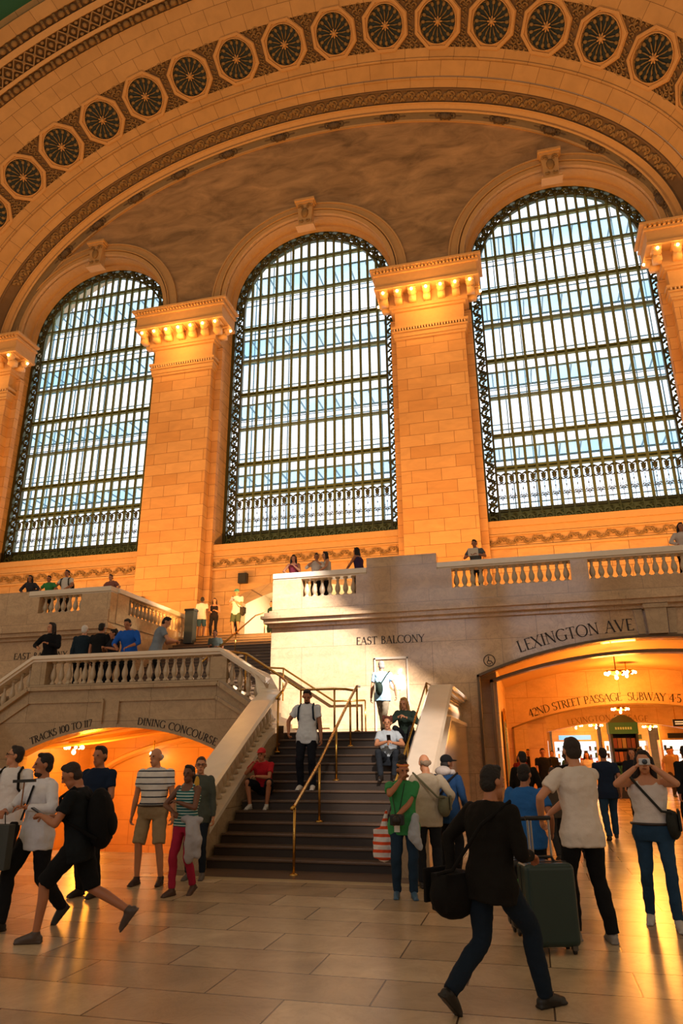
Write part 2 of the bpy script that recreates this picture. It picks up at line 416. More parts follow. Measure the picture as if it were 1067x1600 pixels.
# ------------------------------------------------------------------ pilasters
M_shaft = stone('pilaster_stone','#cf9f66','#c08c52','#875d35',1.3,.57,.75,.012,noise=.3,nscale=.9)
bulbm=emit('#ffbe6e',32,'bulb_glow')
M_dent=plain('#c4a27a',.7)
def pilaster(xc,hw,label,left_full=True):
    e=empty('pilaster',(xc,YT,5.9)); tag(e,label,'pilaster','pilasters between the arched windows')
    g=lambda z:z-5.9
    YP=-.8
    s=MB().box(-hw,YP,0,hw,0,g(19.95)); s.build('shaft',M_shaft,e)
    s=MB().box(-hw-.32,-.3,0,-hw+.02,0,g(21.4)); s.box(hw-.02,-.3,0,hw+.32,0,g(21.4)); s.build('backing_pier',M_shaft,e)
    s=MB()
    for z0,z1,d in ((19.95,20.08,.06),(20.08,20.3,.1),(20.3,20.38,.16),(20.5,20.62,.2),(20.62,21.45,.02),(21.45,21.56,.14),(21.56,21.68,.24)):
        s.box(-hw-d,YP-d,g(z0),hw+d,0,g(z1))
    s.build('necking',M_mould,e)
    s=MB(); n=26
    for k in range(n):
        x=-hw-.1+(2*hw+.2)*(k+.5)/n; s.box(x-.035,YP-.19,g(20.38),x+.035,YP,g(20.5))
    s.build('dentils',M_dent,e)
    D=.78
    s=MB(); 
    s.box(-hw-.25,YP-.25,g(21.68),hw+.25,0,g(22.35)); s.box(-hw-D,YP-D,g(22.5),hw+D,0,g(23.1)); s.box(-hw-D-.1,YP-D-.1,g(23.1),hw+D+.1,0,g(23.22)); s.box(-hw-D-.22,YP-D-.22,g(23.34),hw+D+.22,0,g(23.46))
    s.box(-hw-D-.06,YP-D-.06,g(22.35),hw+D+.06,0,g(22.5))
    s.build('cornice',M_mould,e)
    s=MB(); n=30
    for k in range(n):
        x=-hw-D-.1+(2*hw+2*D+.2)*(k+.5)/n; s.box(x-.05,YP-D-.2,g(23.22),x+.05,YP-D,g(23.34))
    s.box(-hw-D,YP-D,g(23.22),hw+D,0,g(23.34)); s.build('egg_course',M_mould,e)
    n=7
    spots=[(-hw-.42+(2*hw+.84)*k/(n-1),YP-.38,0) for k in range(n)]+[(sx*(hw+.42),YP+.22,sx) for sx in (-1,1)]
    for x,y,sd in spots:
        b=MB(); 
        b.box(-.2,-.36,-.08,.2,.36,0); b.ell((0,-.2,-.2),(.21,0,0),(0,.2,0),(0,0,.22),10,6); b.box(-.17,-.2,-.62,.17,.2,-.3); b.ell((0,-.18,-.5),(.15,0,0),(0,.08,0),(0,0,.12),10,6)
        for q in (-1,1): b.ell((q*.12,-.3,-.12),(.09,0,0),(0,.08,0),(0,0,.1),8,5)
        o=b.build('modillion',M_warmod,e,True,loc=(x,y,g(22.35)))
        if sd: o.rotation_euler=(0,0,sd*pi/2)
        bb=MB().ell((0,-.42,-.2),(.065,0,0),(0,.065,0),(0,0,.065),8,6); bb.build('bulb',bulbm,o,True)
M_warmod=plain('#e0b070',.5,var=.2,bump=.5,bscale=12)
pilaster(CX-6.3,1.6,'tall stone pilaster with lit capital between the left and middle windows')
pilaster(CX+6.3,1.6,'tall stone pilaster with lit capital between the middle and right windows')
pilaster(CX-18.75,2.0,'stone pilaster at the left edge, left of the left window')
pilaster(CX+18.75,2.0,'stone pilaster at the right edge, right of the right window')

# ------------------------------------------------------------------ the great arch (splayed soffit)
KS=.62
def SP(th,Y,h=0):
    d=KS*(28.85-Y); a=17.5+d; b=11.35+d
    p=V((CX+a*cos(th),Y,Z0+b*sin(th)))
    if h:
        t=V((-a*sin(th),0,b*cos(th))).normalized(); ac=V((cos(th)*KS,-1,sin(th)*KS)).normalized()
        n=t.cross(ac).normalized()
        if n.dot(V((cos(th),0,sin(th))))>0: n=-n
        p=p+n*h
    return p
def frame(th,Y):
    d=KS*(28.85-Y); a=17.5+d; b=11.35+d
    t=V((-a*sin(th),0,b*cos(th))).normalized(); ac=V((cos(th)*KS,-1,sin(th)*KS)); ac=(ac-t*ac.dot(t)).normalized()
    n=t.cross(ac).normalized()
    if n.dot(V((cos(th),0,sin(th))))>0: n=-n
    return SP(th,Y),t,ac,n
def arc_table(Y):
    d=KS*(28.85-Y); a=17.5+d; b=11.35+d; T=[i*pi/600 for i in range(601)]; S=[0]
    for i in range(600): S.append(S[-1]+math.hypot(a*(cos(T[i+1])-cos(T[i])),b*(sin(T[i+1])-sin(T[i]))))
    return T,S
def th_at(tab,s):
    T,S=tab
    import bisect
    i=max(1,min(600,bisect.bisect(S,s))); q=(s-S[i-1])/(S[i]-S[i-1]); return T[i-1]+(T[i]-T[i-1])*q
def sweep(prof,name,mat,N=150):
    """prof [(Y,h)...]"""
    mb=MB(); L=[0]
    for (y0,h0),(y1,h1) in zip(prof,prof[1:]): L.append(L[-1]+math.hypot((y1-y0)*1.18,h1-h0))
    Tt,Ss=arc_table(prof[0][0])
    for i in range(N):
        a,b=pi*i/N,pi*(i+1)/N; sa,sb=Ss[int(600*i/N)],Ss[int(600*(i+1)/N)]
        for j in range(len(prof)-1):
            (y0,h0),(y1,h1)=prof[j],prof[j+1]
            mb.add([SP(a,y0,h0),SP(b,y0,h0),SP(b,y1,h1),SP(a,y1,h1)],[(0,1,2,3)],[[(sa,L[j]),(sb,L[j]),(sb,L[j+1]),(sa,L[j+1])]])
    return struct(mb.build(name,mat))
sweep([(29.0,0),(28.82,.1),(28.78,.18),(28.72,.1)],'trim_12',M_mould)
sweep([(28.72,.1),(28.44,.1)],'trim_35',plain('#6f5f49',.8,var=.15))
sweep([(28.44,.1),(28.42,.2),(28.34,.2),(28.32,.06),(28.1,.06),(28.08,.12),(28.04,.12)],'trim_36',M_mould)
sweep([(28.04,.12),(28.02,.0),(27.58,.0),(27.56,.1),(27.5,.1),(27.48,.04)],'trim_13',M_ornd)
sweep([(27.48,.04),(27.16,.04),(27.14,.12),(27.08,.12),(27.06,.02)],'trim_14',M_vous)
sweep([(27.06,.0),(26.42,.0),(26.40,.07),(26.34,.07),(26.32,.0),(25.98,.0)],'trim_15',M_vous)
sweep([(25.98,.0),(25.97,-.12),(24.18,-.12),(24.17,.0)],'trim_16',M_ornd)
sweep([(24.17,.0),(22.5,.0)],'trim_17',M_vous)
sweep([(22.5,.0),(22.48,-.08),(22.16,-.08)],'trim_18',M_ornd)
sweep([(22.16,-.08),(22.14,.12),(22.0,.12),(21.98,-.08)],'trim_19',M_mould)
sweep([(21.98,-.08),(21.4,-.08)],'trim_20',M_ornd)
sweep([(21.4,-.08),(21.38,.12),(21.14,.12),(21.12,-.06)],'trim_21',M_mould)
sweep([(21.12,-.06),(20.8,-.06)],'trim_22',M_ornd)
sweep([(20.8,-.06),(20.78,.06),(20.3,.06),(20.25,-.15),(19.8,-.5)],'trim_23',M_vous)
# painted ceiling beyond the arch
mb=MB()
for i in range(60):
    a,b=pi*i/60,pi*(i+1)/60; q=lambda th,y:(CX+23.2*cos(th),y,Z0+17.1*sin(th))
    mb.add([q(a,20.2),q(b,20.2),q(b,9),q(a,9)],[(0,1,2,3)])
struct(mb.build('ceiling',M_ceil))
# ornament sweeps
def onarc(mb,Y,s0,s1,step,fn):
    tab=arc_table(Y); s=s0; k=0
    while s<s1:
        c,t,ac,n=frame(th_at(tab,s),Y); fn(mb,c,t,ac,n,k); s+=step; k+=1
TL=arc_table(25)[1][-1]
def leafy(mb,c,t,ac,n,k):
    q=1 if k%2 else -1
    scroll(mb,c+ac*q*.05,t*q,ac,n,.2,1,.34)
    mb.ell(c-ac*q*.05+t*.02+n*.03,t*.1,ac*.12,n*.08,6,4)
    mb.ell(c+t*.15+ac*q*.12+n*.04,t*.15+ac*.07,ac*.09,n*.08,6,4); mb.ell(c-t*.12-ac*q*.14+n*.04,t*.12-ac*.09,ac*.08,n*.08,6,4)
mb=MB(); onarc(mb,27.8,3,44,.36,leafy); struct(mb.build('trim_24',M_orn,smooth=True))
def bead(mb,c,t,ac,n,k):
    if k%2: mb.ell(c+n*.02,t*.2,ac*.16,n*.16,8,5)
    else: mb.obox(c+n*.02,t*.07,ac*.17,n*.14); mb.ell(c+n*.1,t*.1,ac*.06,n*.14,6,4)
mb=MB(); onarc(mb,22.33,24,50,.34,bead); onarc(mb,20.96,24,50,.36,bead); struct(mb.build('trim_25',M_orn,smooth=True))
def latt(mb,c,t,ac,n,k):
    for q in (-1,1): mb.bar(c+n*.05-ac*.34-t*q*.34,c+n*.05+ac*.34+t*q*.34,.06,.12,n)
    mb.ell(c+t*.34+n*.02,t*.14,ac*.14,n*.12,6,4); mb.ell(c+n*.02,t*.12,ac*.12,n*.14,6,4)
    for q in (-1,1): mb.ell(c+ac*q*.26+n*.02,t*.12,ac*.09,n*.1,6,4)
mb=MB(); onarc(mb,21.69,24,52,.68,latt); struct(mb.build('trim_26',plain('#8d6f49',.8),smooth=False))
# bronze cartouches fixed on the inner moulding
for k in range(14):
    th=R(12+10.4*k)
    c,t,ac,n=frame(th,28.58)
    e=empty('arch_cartouche',c+n*.1); tag(e,'dark foliate cartouche on the inner arch moulding, number %s from the right end'%('one two three four five six seven eight nine ten eleven twelve thirteen fourteen'.split()[k]),'ornament','cartouches along the inner arch moulding')
    mb=MB(); z=V((0,0,0))
    mb.ell(n*.05,t*.36,ac*.2,n*.16,8,5); mb.ell(t*.12+n*.16,t*.1,ac*.16,n*.06,6,4); mb.ell(-t*.12+n*.16,t*.1,ac*.16,n*.06,6,4)
    for q in (-1,1):
        scroll(mb,t*q*.38,t*q,ac,n,.16,1,.3); scroll(mb,t*q*.38,t*q,ac,n,.16,-1,.3)
        mb.ell(t*q*.75,t*.2,ac*.05,n*.05,6,4); mb.ell(t*q*.22+ac*.16,t*.1,ac*.1,n*.08,6,4); mb.ell(t*q*.22-ac*.16,t*.1,ac*.1,n*.08,6,4)
    mb.build('carving',plain('#544331',.7,var=.2),e,True)
# rosettes : one built, the others are copies
M_dark=plain('#0b1f24',.7); M_pet=plain('#7d6338',.7,var=.15); M_frame=plain('#b98c56',.75,var=.12)
def oct_ring(mb,r0,r1,z0,z1,n=8,off=.5):
    p=[]
    for k in range(n):
        a=2*pi*(k+off)/n
        for (r,z) in ((r0,z0),(r0,z1),(r1,z1),(r1,z0)): p.append((r*cos(a),r*sin(a),z))
    fs=[]
    for k in range(n):
        l=(k+1)%n
        for j in range(3): fs.append((k*4+j,k*4+j+1,l*4+j+1,l*4+j))
    mb.add(p,fs)
rf=MB(); oct_ring(rf,1.08,1.22,-.12,.1); oct_ring(rf,1.22,1.26,-.12,.05); oct_ring(rf,.93,1.06,-.12,.04,32,0); oct_ring(rf,.92,.96,-.12,.1,32,0)
rd=MB(); rd.lathe([(.94,-.1),(.94,-.08)],n=32)
rp_=MB()
for k in range(16):
    a=2*pi*k/16; d=V((cos(a),sin(a),0)); p=V((-sin(a),cos(a),0))
    rp_.tube([d*.24+V((0,0,-.04)),d*.5-p*.015+V((0,0,-.02)),d*.66-p*.0+V((0,0,-.02))],[.02,.035,.02],5)
    rp_.ell(d*.76+V((0,0,-.05)),d*.12,p*.085,V((0,0,.05)),8,5); rp_.tube([d*.88+p*.17,d*.84+p*.085,d*.9],.018,5)
    rp_.ell(d*.55+V((0,0,-.05)),d*.1,p*.03,V((0,0,.04)),6,4)
rb=MB(); rb.ell((0,0,-.02),(.12,0,0),(0,.12,0),(0,0,.12),10,6)
for k in range(8):
    a=2*pi*k/8; d=V((cos(a),sin(a),0)); rb.ell(d*.15+V((0,0,-.03)),d*.1,V((-d.y,d.x,0))*.045,V((0,0,.05)),6,4)
meshes=[]
for nm,m_,mt,sm in (('octagon_frame',rf,M_frame,False),('backing_disc',rd,M_dark,False),('petal_ring',rp_,M_pet,True),('boss',rb,M_frame,True)):
    o=m_.build(nm,mt,None,sm); meshes.append((nm,o.data)); bpy.data.objects.remove(o)
tab=arc_table(25.09)
ordn='first second third fourth fifth sixth seventh eighth ninth tenth eleventh twelfth thirteenth fourteenth fifteenth sixteenth'.split()
sp=MB()
for k in range(16):
    s=7.74+2.715*(14-k)-1*0
    c,t,ac,n=frame(th_at(tab,s),25.07)
    e=empty('rosette'); M3=Matrix((t,ac,n)).transposed(); 
    if M3.determinant()<0: M3=Matrix((-t,ac,n)).transposed()
    e.matrix_world=Matrix.Translation(c-n*.02)@M3.to_4x4()
    tag(e,'round bronze rosette in an octagonal frame on the great arch, %s from the left'%ordn[k],'rosette','rosettes along the great arch')
    for nm,me in meshes: inst(nm,me,e)
def spandrel(mb,c,t,ac,n,k):
    for q in (-1,1):
        for j,(dt,da,r) in enumerate(((0,.95,.2),(.28,.98,.18),(-.28,.98,.18),(.12,.7,.16),(-.12,.7,.16),(.55,1.02,.14),(-.55,1.02,.14),(0,.45,.12),(0,.2,.1))):
            scroll(mb,c+t*dt+ac*q*da-n*.06,t*(1 if j%2 else -1),ac*q,n,r,1,.3); mb.ell(c+t*(dt+.1)+ac*q*(da-.08)-n*.05,t*.09+ac*.05,ac*.04,n*.07,6,4)
onarc(sp,25.07,7.74+1.3575-2.715,46,2.715,spandrel); struct(sp.build('trim_27',M_orn,smooth=True))
WESTW=2.8
# ------------------------------------------------------------------ roman lettering
def _arc(cx,cy,rx,ry,a0,a1,n=14): return [(cx+rx*cos(R(a0+(a1-a0)*k/n)),cy+ry*sin(R(a0+(a1-a0)*k/n))) for k in range(n+1)]
TK,TN=.13,.05
GL={
'A':(.82,[('l',.06,0,.41,1,TN),('l',.41,1,.74,0,TK),('l',.2,.36,.62,.36,TN)],[(.06,0),(.74,0)]),
'B':(.66,[('l',.16,0,.16,1,TK),('c',_arc(.2,.76,.3,.24,90,-90)),('c',_arc(.2,.26,.38,.26,90,-90)),('l',.16,.98,.26,.98,TN),('l',.16,.52,.26,.52,TN),('l',.16,.02,.26,.02,TN)],[]),
'C':(.86,[('c',_arc(.5,.5,.44,.5,45,315)),('l',.81,.7,.81,.9,TN)],[]),
'D':(.88,[('l',.16,0,.16,1,TK),('c',_arc(.26,.5,.54,.48,90,-90)),('l',.16,.98,.3,.98,TN),('l',.16,.02,.3,.02,TN)],[]),
'E':(.6,[('l',.16,0,.16,1,TK),('l',.16,.975,.54,.975,TN),('l',.16,.52,.48,.52,TN),('l',.16,.025,.58,.025,TN),('l',.54,.86,.54,1,TN),('l',.58,0,.58,.16,TN)],[]),
'G':(.9,[('c',_arc(.5,.5,.44,.5,45,300)),('l',.8,.05,.8,.42,TK),('l',.68,.42,.9,.42,TN)],[]),
'H':(.88,[('l',.16,0,.16,1,TK),('l',.74,0,.74,1,TK),('l',.16,.52,.74,.52,TN)],[(.16,0),(.16,1),(.74,0),(.74,1)]),
'I':(.32,[('l',.16,0,.16,1,TK)],[(.16,0),(.16,1)]),
'K':(.78,[('l',.16,0,.16,1,TK),('l',.16,.42,.66,1,TN),('l',.34,.6,.74,0,TK)],[(.16,0),(.16,1),(.7,0)]),
'L':(.6,[('l',.16,0,.16,1,TK),('l',.16,.025,.56,.025,TN),('l',.56,0,.56,.18,TN)],[(.16,1)]),
'M':(1.0,[('l',.14,0,.2,1,TN),('l',.2,1,.5,.02,TK),('l',.5,.02,.8,1,TN),('l',.8,1,.86,0,TK)],[(.14,0),(.86,0)]),
'N':(.88,[('l',.14,0,.14,1,TN),('l',.14,1,.74,.02,TK),('l',.74,0,.74,1,TN)],[(.14,0),(.14,1),(.74,1)]),
'O':(.96,[('c',_arc(.48,.5,.43,.5,0,360,24))],[]),
'P':(.64,[('l',.16,0,.16,1,TK),('c',_arc(.22,.73,.34,.26,90,-90)),('l',.16,.98,.28,.98,TN),('l',.16,.48,.28,.48,TN)],[(.16,0)]),
'R':(.74,[('l',.16,0,.16,1,TK),('c',_arc(.22,.75,.32,.24,90,-90)),('l',.16,.98,.28,.98,TN),('l',.34,.5,.7,0,TK)],[(.16,0),(.7,0)]),
'S':(.6,[('c',_arc(.3,.75,.2,.24,40,270)),('c',_arc(.3,.26,.24,.25,90,-140)),('l',.47,.8,.47,.96,TN),('l',.08,.06,.08,.24,TN)],[]),
'T':(.74,[('l',.37,0,.37,1,TK),('l',.04,.975,.7,.975,TN),('l',.04,.85,.04,1,TN),('l',.7,.85,.7,1,TN)],[(.37,0)]),
'U':(.84,[('l',.16,.3,.16,1,TK),('c',_arc(.43,.32,.27,.32,180,360)),('l',.7,.3,.7,1,TN)],[(.16,1),(.7,1)]),
'V':(.8,[('l',.06,1,.4,0,TK),('l',.4,0,.74,1,TN)],[(.06,1),(.74,1)]),
'W':(1.16,[('l',.06,1,.34,0,TK),('l',.34,0,.6,1,TN),('l',.6,1,.84,0,TK),('l',.84,0,1.1,1,TN)],[(.06,1),(.6,1),(1.1,1)]),
'X':(.8,[('l',.08,1,.72,0,TK),('l',.08,0,.7,1,TN)],[(.08,1),(.72,0),(.08,0),(.7,1)]),
'Y':(.78,[('l',.06,1,.39,.48,TK),('l',.39,.48,.72,1,TN),('l',.39,0,.39,.48,TK)],[(.06,1),(.72,1),(.39,0)]),
'0':(.66,[('c',_arc(.33,.5,.27,.5,0,360,22))],[]),
'1':(.36,[('l',.18,0,.18,1,TK),('l',.18,.98,.06,.86,TN)],[(.18,0)]),
'2':(.6,[('c',_arc(.3,.74,.22,.25,160,-30)),('l',.49,.62,.06,.03,TN),('l',.06,.03,.56,.03,TK)],[]),
'4':(.66,[('l',.46,0,.46,1,TK),('l',.46,1,.04,.3,TN),('l',.04,.3,.62,.3,TN)],[(.46,0)]),
'5':(.58,[('l',.16,.98,.5,.98,TK*.8),('l',.16,.98,.13,.56,TN),('c',_arc(.25,.31,.26,.3,115,-130))],[]),
'7':(.6,[('l',.06,.97,.56,.97,TK*.8),('l',.56,.97,.22,0,TN*1.6)],[]),
'.':(.3,[('l',.1,.5,.2,.5,.1)],[]),' ':(.42,[],[])}
def lettering(text,h,origin,place,depth=.012,mat=None,parent=None,name='lettering',track=.1,fit=None):
    """place(u) -> (x,z,angle) along the base line, in the wall plane y=origin"""
    wsc=h; mb=MB()
    if fit: track=(fit/wsc-sum(GL[c][0] for c in text))/len(text)
    tot=sum(GL[c][0]+track for c in text)*wsc; u=-tot/2
    for c in text:
        if c==' ' and mb.v: mb.build(name,mat or M_letter,parent); mb=MB()
        w,st,sf=GL[c]; x0,z0,an=place(u+w*wsc/2); ca,sa=cos(an),sin(an)
        def T(px,pz):
            lx=(px-w/2)*wsc; lz=pz*wsc; return (x0+lx*ca-lz*sa, z0+lx*sa+lz*ca)
        def quad(a,b,wd0,wd1=None):
            wd1=wd1 or wd0; dx,dz=b[0]-a[0],b[1]-a[1]; L=math.hypot(dx,dz) or 1; nx,nz=-dz/L,dx/L
            poly=[T(a[0]+nx*wd0/2,a[1]+nz*wd0/2),T(a[0]-nx*wd0/2,a[1]-nz*wd0/2),T(b[0]-nx*wd1/2,b[1]-nz*wd1/2),T(b[0]+nx*wd1/2,b[1]+nz*wd1/2)]
            mb.prism(poly,origin-depth,origin)
        for s in st:
            if s[0]=='l': quad((s[1],s[2]),(s[3],s[4]),s[5])
            else:
                P=s[1]
                for a,b in zip(P,P[1:]):
                    def wd(p,q): 
                        an2=math.atan2(q[1]-p[1],q[0]-p[0]); return TN+(TK-TN)*abs(sin(an2))**1.3
                    W_=wd(a,b); quad(a,b,W_)
        for (sx,sz) in sf: quad((sx-.12,sz+(.02 if sz<.5 else -.02)),(sx+.12,sz+(.02 if sz<.5 else -.02)),.04)
        u+=(w+track)*wsc
    return mb.build(name,mat or M_letter,parent)

# ------------------------------------------------------------------ balusters and balustrades
def balprof(h,r=.095):
    P=[(.9,0),(.9,.1),(.62,.11),(.5,.17),(.62,.2),(.95,.32),(1,.4),(.86,.52),(.5,.68),(.4,.78),(.62,.81),(.42,.84),(.55,.9),(.9,.92),(.9,1)]
    return [(a*r,b*h) for a,b in P]
def balmesh(h,r,n=12):
    o=MB().lathe(balprof(h,r),n=n).build('baluster',M_balus,None,True); me=o.data; bpy.data.objects.remove(o); return me
BALU=balmesh(.58,.085); BALG=balmesh(.56,.07); BALS=balmesh(.52,.07,10)

# ------------------------------------------------------------------ East balcony (front wall Y=19.5, floor z=6)
YB=19.5; PX0,PX1=-1.23,7.75; PXC=(PX0+PX1)/2; PSP,PCR=3.64,4.52
def seg(x,c,hw,sp_,cr):
    """segmental arch height"""
    s=cr-sp_; Rr=(hw*hw+s*s)/(2*s); return cr-Rr+math.sqrt(max(0,Rr*Rr-(x-c)**2))
w=MB()
def arch_wall(mb,x0,x1,c,hw,sp_,cr,z0,z1,y0,y1,n=24):
    mb.box(x0,y0,z0,c-hw,y1,z1); mb.box(c+hw,y0,z0,x1,y1,z1)
    for i in range(n):
        a=c-hw+2*hw*i/n; b=c-hw+2*hw*(i+1)/n; za,zb=seg(a,c,hw,sp_,cr),seg(b,c,hw,sp_,cr)
        mb.add([(a,y0,za),(b,y0,zb),(b,y1,zb),(a,y1,za),(a,y0,z1),(b,y0,z1),(b,y1,z1),(a,y1,z1)],[(0,3,2,1),(0,1,5,4),(2,3,7,6),(4,5,6,7)])
arch_wall(w,-7.15,13,PXC,PX1-PXC,PSP,PCR,0,5.35,YB,YB+1.0)
w.box(-7.15,YB+.02,5.35,13,YB+.6,6.1)
w.box(-7.15,YB+1.0,3.0,-6.9,25,5.9)
struct(w.build('wall_balcony',M_marble))
w=MB(); w.box(-7.2,YB-.12,5.2,13,YB,5.3); w.box(-7.3,YB-.3,5.3,13,YB,5.42); w.box(-7.36,YB-.4,5.42,13,YB+.1,5.5); w.box(-7.3,YB-.26,5.5,13,YB,5.62); w.box(-7.2,YB-.1,5.62,13,YB,5.7)
struct(w.build('trim_28',M_marble))
w=MB()   # moulded archivolt round the passage opening
def archband(mb,c,hw,sp_,cr,t,y0,y1,z0=0,n=28):
    for sx in (-1,1): 
        x=c+sx*hw; mb.box(min(x,x-sx*t),y0,z0,max(x,x-sx*t),y1,sp_)
    for i in range(n):
        a=c-hw+2*hw*i/n; b=c-hw+2*hw*(i+1)/n; za,zb=seg(a,c,hw,sp_,cr),seg(b,c,hw,sp_,cr)
        mb.add([(a,y0,za-t),(b,y0,zb-t),(b,y1,zb-t),(a,y1,za-t),(a,y0,za),(b,y0,zb),(b,y1,zb),(a,y1,za)],[(0,3,2,1),(0,1,5,4),(2,3,7,6),(4,5,6,7)])
archband(w,PXC,PX1-PXC,PSP,PCR,.07,YB-.1,YB+.15)
struct(w.build('trim_29',plain('#5a4426',.35,.4)))
w=MB(); archband(w,PXC,PX1-PXC-.3,PSP-.06,PCR-.27,.09,YB+.7,YB+1.05); struct(w.build('trim_30',plain('#7a5a30',.35,.3)))
# keystone block over the passage
k=empty('passage_keystone',(3.45,YB,4.52)); tag(k,'plain marble keystone pier above the crown of the Lexington passage arch','keystone')
m_=MB(); m_.prism([(-.23,0),(.23,0),(.27,.78),(-.27,.78)],-.22,0); m_.box(-.3,-.27,.66,.3,0,.77); m_.build('block',M_marb2,k)
MB().prism([(-.46,.02),(-.28,.02),(-.31,.66),(-.52,.66)],-.07,0).build('side_slab',M_marb2,k); MB().prism([(.28,.02),(.46,.02),(.52,.66),(.31,.66)],-.07,0).build('side_slab',M_marb2,k)
# balcony floors
fl_=MB(); fl_.box(-7.15,YB+.6,5.75,13,YT,6.0); fl_.box(-30,YB+.6,5.75,-12.7,YT,6.0); fl_.box(-12.7,25,5.75,-7.15,31,6.0)
o=fl_.build('balcony_floor',M_marb2); struct(o)
def balustrade(name,label,runs,solid,zr,zb,z0,y0,y1,me,step,xmin,xmax,group=None):
    """runs: baluster stretches; solid: pedestals/solid panels with own top"""
    e=empty(name,((xmin+xmax)/2,(y0+y1)/2,z0)); tag(e,label,'balustrade',group); cx,cy,cz=e.location
    b=MB()
    b.box(xmin-cx,y0-cy,0,xmax-cx,y1-cy,zb-z0); b.build('plinth',M_marble,e)
    rr=sorted([list(q) for q in runs]+[list(s[:2]) for s in solid if len(s)<3]); jn=[rr[0]]
    for q in rr[1:]:
        if abs(q[0]-jn[-1][1])<.01: jn[-1][1]=q[1]
        else: jn.append(q)
    for a,c in jn:
        r=MB(); r.box(a-cx,y0-.06-cy,zr-.16-z0,c-cx,y1+.06-cy,zr-z0); r.box(a-cx,y0-.02-cy,zr-.2-z0,c-cx,y1+.02-cy,zr-.16-z0)
        r.build('handrail',M_rail,e,bevel=.015)
    for s in solid:
        t=s[2] if len(s)>2 else zr-.2
        MB().box(s[0]-cx,y0-.02-cy,zb-z0,s[1]-cx,y1+.02-cy,t-z0).build('pedestal',M_marble,e)
    for a,c in runs:
        n=max(1,int(round((c-a)/step)))
        for i in range(n): inst('baluster',me,e,(a+(c-a)*(i+.5)/n-cx,0,zb-z0))
    return e
balustrade('balcony_balustrade','polished marble balustrade of the East balcony above the EAST BALCONY lettering',
    [(-6.25,-4.56),(-1.75,1.5),(1.96,5.2)],[(-7.15,-6.25),(-4.56,-4.23),(-4.23,-2.16,7.15),(-2.16,-1.75),(1.5,1.96),(5.2,13)],6.86,6.1,5.7,YB+.05,YB+.42,BALU,.235,-7.15,13)
# return balustrades beside the upper stairs (along Y)
def bal_y(label,x,y0,y1,zr,zb,z0):
    e=empty('balcony_balustrade',(x,(y0+y1)/2,z0)); tag(e,label,'balustrade')
    L=(y1-y0)/2
    MB().box(-.2,-L,0,.2,L,zb-z0).build('plinth',M_marble,e)
    MB().box(-.24,-L,zr-.16-z0,.24,L,zr-z0).build('handrail',M_rail,e,bevel=.015)
    MB().box(-.2,-L,zb-z0,.2,-L+.7,zr-.16-z0).build('pedestal',M_marble,e); MB().box(-.2,L-.5,zb-z0,.2,L,zr-.16-z0).build('pedestal',M_marble,e)
    n=int((2*L-1.3)/.24)
    for i in range(n): inst('baluster',BALU,e,(0,-L+.7+(2*L-1.2)*(i+.5)/n,zb-z0))
bal_y('marble balustrade receding along the left side of the upper stairs',-12.86,YB+.42,24.9,6.86,6.1,5.7)
# left block of the balcony
w=MB(); w.box(-32,YB,2.0,-12.7,YB+.6,6.1); w.box(-12.95,YB+.6,2.5,-12.7,25,6.1); struct(w.build('wall_left',M_marble))
w=MB(); w.box(-32,YB-.12,5.2,-12.65,YB,5.3); w.box(-32,YB-.3,5.3,-12.5,YB,5.42); w.box(-32,YB-.4,5.42,-12.4,YB+.1,5.5); w.box(-32,YB-.26,5.5,-12.5,YB,5.62); struct(w.build('trim_31',M_marble))
balustrade('balcony_balustrade','marble balustrade of the left balcony with its corner pier',
    [(-15.35,-13.75)],[(-13.75,-12.68),(-15.75,-15.35),(-19,-15.75,6.86)],6.86,6.1,5.7,YB+.05,YB+.42,BALU,.235,-19,-12.68)
for n_,(x,a) in enumerate(((-13.13,-.07),(-12.78,.07))): pass

# inscriptions
INS=empty('inscription',(-3.58,YB,4.6)); tag(INS,'dark lettering EAST BALCONY on the pale marble wall above the stair landing','inscription','wall inscriptions')
lettering('EAST BALCONY',.215,0,lambda u:(u,0,0),parent=INS,fit=1.97)
INS=empty('inscription',(-15.0,YB,4.62)); tag(INS,'dark lettering EAST BALCONY partly cut off by the left edge of the picture','inscription','wall inscriptions')
lettering('EAST BALCONY',.2,0,lambda u:(u,0,0),parent=INS)
def on_arch(c,hw,sp_,cr,off,uc):
    s=cr-sp_; Rr=(hw*hw+s*s)/(2*s)
    def pl(u):
        a=(u+uc)/(Rr+off); return ((Rr+off)*sin(a), -Rr+(Rr+off)*cos(a), -a)
    return pl
INS=empty('inscription',(PXC,YB,PCR)); tag(INS,'large dark lettering LEXINGTON AVE curving over the right passage arch','inscription','wall inscriptions')
lettering('LEXINGTON AVE',.31,0,on_arch(PXC,PX1-PXC,PSP,PCR,.14,-1.86),parent=INS,fit=3.0)
INS=empty('inscription',(PXC,YB,PCR)); tag(INS,'first letter of dark lettering right of the passage keystone','inscription','wall inscriptions')
lettering('T',.34,0,on_arch(PXC,PX1-PXC,PSP,PCR,.14,.98),parent=INS)
